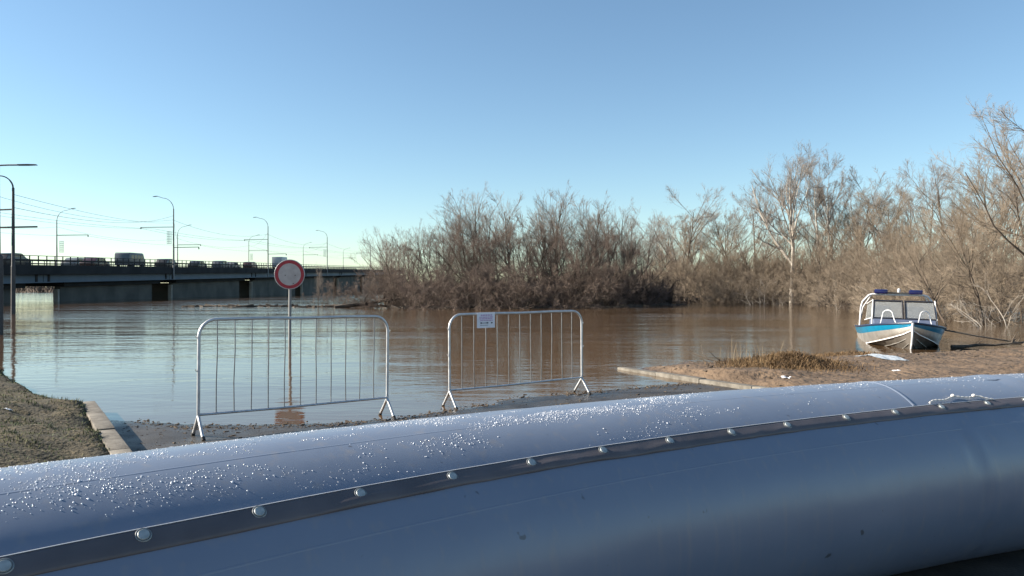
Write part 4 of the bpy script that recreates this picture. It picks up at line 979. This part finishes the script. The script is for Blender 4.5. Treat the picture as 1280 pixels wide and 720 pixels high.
def floating_debris():
    rng = np.random.default_rng(12); V = []; F = []
    def chip(x, y, z, l, w_, h, a, tl):
        ca, sa = math.cos(a), math.sin(a); b = len(V)
        for sx, sy, sz in ((-1, -1, 0), (1, -1, 0), (1, 1, 0), (-1, 1, 0), (-.8, -.6, 1), (.9, -.7, 1), (.7, .8, 1), (-.9, .6, 1)):
            X = sx * l; Y_ = sy * w_; V.append((x + X * ca - Y_ * sa, y + X * sa + Y_ * ca, z + sz * h + X * tl))
        F.extend([(b + 3, b + 2, b + 1, b), (b + 4, b + 5, b + 6, b + 7), (b, b + 1, b + 5, b + 4), (b + 1, b + 2, b + 6, b + 5), (b + 2, b + 3, b + 7, b + 6), (b + 3, b, b + 4, b + 7)])
    # strand line along the water edge of the road
    for i in range(3400):
        x = rng.uniform(-4.0, 3.0); ys = np.interp(x, YS[:, 0], YS[:, 1]); cl = vnoise(np.array([x * 2.2]), np.array([0.5]), 3)[0]
        if rng.random() > cl * 1.3: continue
        y = ys + rng.normal(.05, .10) - (rng.random() < .3) * rng.uniform(0, 1.1)
        if sided(KL0, KL1, x, y) > -.1: continue
        z = max(gz1(x, y), 0) - .002
        s = math.exp(rng.normal(-5.2, .5)); chip(x, y, z, s * 1.8, s * .7, s * .6, rng.uniform(0, 3.2), rng.normal(0, .2))
    tag(MB().add(V, F).build('strand_debris', M['debris_dark']), 'dark line of twigs and crumbs left along the water edge', 'debris', kind='stuff')
    V.clear(); F.clear()
    for i in range(900):
        x = rng.uniform(-24, 14); y = 52.5 + .5 * abs(vnoise(np.array([x * .4]), np.array([1.0]), 2)[0]) * 6 + (3.0 if x < -9 else 0) + rng.normal(0, .4)
        if x > 5: y += (x - 5) * 1.0
        s = math.exp(rng.normal(-2.6, .5)); chip(x, y, -.02, s * 3, s * .5, s * .7, rng.normal(0, .4), rng.normal(0, .15))
    tag(MB().add(V, F).build('floating_debris', M['log_bark']), 'floating sticks and rubbish caught along the thicket edge', 'debris', kind='stuff')
    V.clear(); F.clear()
    for i in range(1500):
        x = rng.uniform(2.4, 14); y2 = np.interp(x, Y2[:, 0], Y2[:, 1]); y = y2 - abs(rng.normal(0, 2.2))
        if y < 9 or -sided(KR0, KR1, x, y) < .15: continue
        s = math.exp(rng.normal(-4.7, .55)); chip(x, y, gz1(x, y) - .004, s * 2, s * .9, s * .6, rng.uniform(0, 3), rng.normal(0, .15))
    tag(MB().add(V, F).build('bank_debris', M['debris_dark']), 'dark clods and twigs scattered over the sandy bank', 'debris', kind='stuff')
floating_debris()

# ------------------------------------------------------------------ blades: grass and reeds
def blades(name, pos, length, lean, width, mat, rng, label, cat, dirs=None):
    n = len(pos); a = rng.uniform(0, 2 * np.pi, n) if dirs is None else dirs; d = np.stack([np.cos(a), np.sin(a), np.zeros(n)], 1)
    s = np.stack([-np.sin(a), np.cos(a), np.zeros(n)], 1)
    up = np.array([0, 0, 1.0]); L = length[:, None]; ln = lean[:, None]; w_ = width[:, None]
    m = pos + up * L * .55 * np.cos(ln * .5) + d * L * .55 * np.sin(ln * .5)
    e = m + up * L * .45 * np.cos(ln * 1.2) + d * L * .45 * np.sin(ln * 1.2)
    V = np.stack([pos - s * w_, pos + s * w_, m + s * w_ * .8, m - s * w_ * .8, e], 1).reshape(-1, 3)
    b = (np.arange(n) * 5)[:, None]
    F = np.concatenate([b + np.array([[0, 1, 2]]), b + np.array([[0, 2, 3]]), b + np.array([[3, 2, 4]])])
    return tag(link(name, mesh_np(name, V, F, M[mat])), label, cat, kind='stuff')
rng = np.random.default_rng(77)
n = 110000; x = rng.uniform(-10, -2.2, n); y = rng.uniform(4.2, 14, n)
dl_ = sided(KL0, KL1, x, y); eb = np.interp(x, YB[:, 0], YB[:, 1]) - y
k = (dl_ > .05) & (eb > -.02) & (vnoise(x * 2.2, y * 2.2, 6) * .6 + vnoise(x * 7, y * 7, 8) * .4 > .33 + .2 * rng.random(n))
x, y = x[k], y[k]; z = height(x, y)
clump = vnoise(x * 4, y * 4, 12)
blades('grass', np.stack([x, y, z - .005], 1), (.016 + .042 * clump ** 1.5) * rng.uniform(.5, 1.3, len(x)), rng.uniform(.5, 2.1, len(x)), rng.uniform(.0014, .0038, len(x)), 'grass_mix', rng, 'short matted grass on the bank beside the kerb', 'grass')
# reed heap
n = 14000; t = rng.random(n); cx = 4.45 + rng.normal(0, .42, n); cy = 12.55 + rng.normal(0, .42, n)
hill = .20 * np.exp(-((cx - 4.45) / .65) ** 2 - ((cy - 12.6) / .6) ** 2)
pos = np.stack([cx, cy, height(cx, cy) + hill * rng.uniform(.2, 1, n) - .02], 1)
blades('dry_reeds', pos, rng.uniform(.05, .20, n), rng.uniform(.9, 2.8, n), rng.uniform(.002, .006, n), 'reed_straw', rng, 'heap of flattened dry brown reeds on the sandy bank', 'reeds')
n = 55; cx = 3.95 + rng.normal(0, .25, n); cy = 12.7 + rng.normal(0, .3, n)
pos = np.stack([cx, cy, height(cx, cy) - .02], 1)
blades('reed_stalks', pos, rng.uniform(.22, .52, n), rng.uniform(.0, .5, n), rng.uniform(.002, .004, n), 'reed_pale', rng, 'thin pale reed stalks standing at the edge of the reed heap', 'reeds')
n = 2600; cx = rng.uniform(5.2, 7.2, n); cy = 14.6 + (cx - 5.2) * .35 + rng.normal(0, .3, n)
pos = np.stack([cx, cy, height(cx, cy) - .01], 1)
blades('matted_reeds', pos, rng.uniform(.04, .15, n), rng.uniform(1.0, 2.6, n), rng.uniform(.003, .006, n), 'reed_straw', rng, 'matted dry reeds strewn between the reed heap and the boat', 'reeds')
# dead branch beside the reeds
root = empty('dead_branch', (3.55, 13.2, .06), R(-38))
MB().tube([(-.55, 0, .22), (-.2, .02, .10), (.2, 0, .05), (.9, .02, .0)], [.006, .012, .014, .016], 6).build('stem', M['log_bark'], root, True)
MB().tube([(-.2, .02, .10), (-.35, .12, .2), (-.4, .2, .33)], [.008, .006, .003], 5).build('twig', M['log_bark'], root, True)
MB().tube([(.1, 0, .06), (.0, -.15, .16), (-.1, -.2, .28)], [.008, .006, .003], 5).build('twig', M['log_bark'], root, True)
tag(root, 'thin dead branch sticking out beside the heap of dry reeds', 'branch')
# plastic sheet, litter
def crumple(name, c, sx, sy, h, mat, seed, label, cat, rz=0):
    n = 14; g = np.linspace(-1, 1, n); X, Y_ = np.meshgrid(g, g)
    edge = 1 + .35 * fbm(np.arctan2(Y_, X) * 1.5, X * 0, seed)
    Z = (fbm(X * 2.3, Y_ * 2.3, seed, 3) + .35) * h
    ca, sa = math.cos(rz), math.sin(rz); x = X * sx * edge; y = Y_ * sy * edge
    wx, wy = c[0] + x * ca - y * sa, c[1] + x * sa + y * ca
    zb = height(wx, wy)
    V = np.stack([x * ca - y * sa, x * sa + y * ca, zb + np.maximum(Z, .003) - c[2]], -1).reshape(-1, 3)
    V2 = V.copy(); V2[:, 2] -= .002
    i = np.arange(n * n).reshape(n, n); F = np.stack([i[:-1, :-1], i[:-1, 1:], i[1:, 1:], i[1:, :-1]], -1).reshape(-1, 4)
    me = mesh_np(name, np.concatenate([V, V2]), np.concatenate([F, F[:, ::-1] + n * n]), M[mat], True)
    tag(link(name, me, None, c), label, cat)
crumple('plastic_sheet', (6.75, 14.0, gz1(6.75, 14.0)), .27, .40, .03, 'plastic_sheet', 3, 'pale blue-white plastic sheet lying flat on the sand before the boat', 'plastic sheet', .3)
crumple('plastic_bag', (3.78, 10.6, gz1(3.78, 10.6)), .06, .045, .06, 'litter_white', 5, 'crumpled white plastic bag beside the right kerb end', 'litter')
crumple('paper_scrap', (5.9, 11.8, gz1(5.9, 11.8)), .05, .05, .02, 'litter_white', 8, 'small white scrap on the sand below the reed heap', 'litter')
crumple('paper_scrap', (-4.6, 7.0, gz1(-4.6, 7.0)), .03, .03, .02, 'litter_white', 6, 'tiny pale scrap lying on the grass bank by the kerb', 'litter')
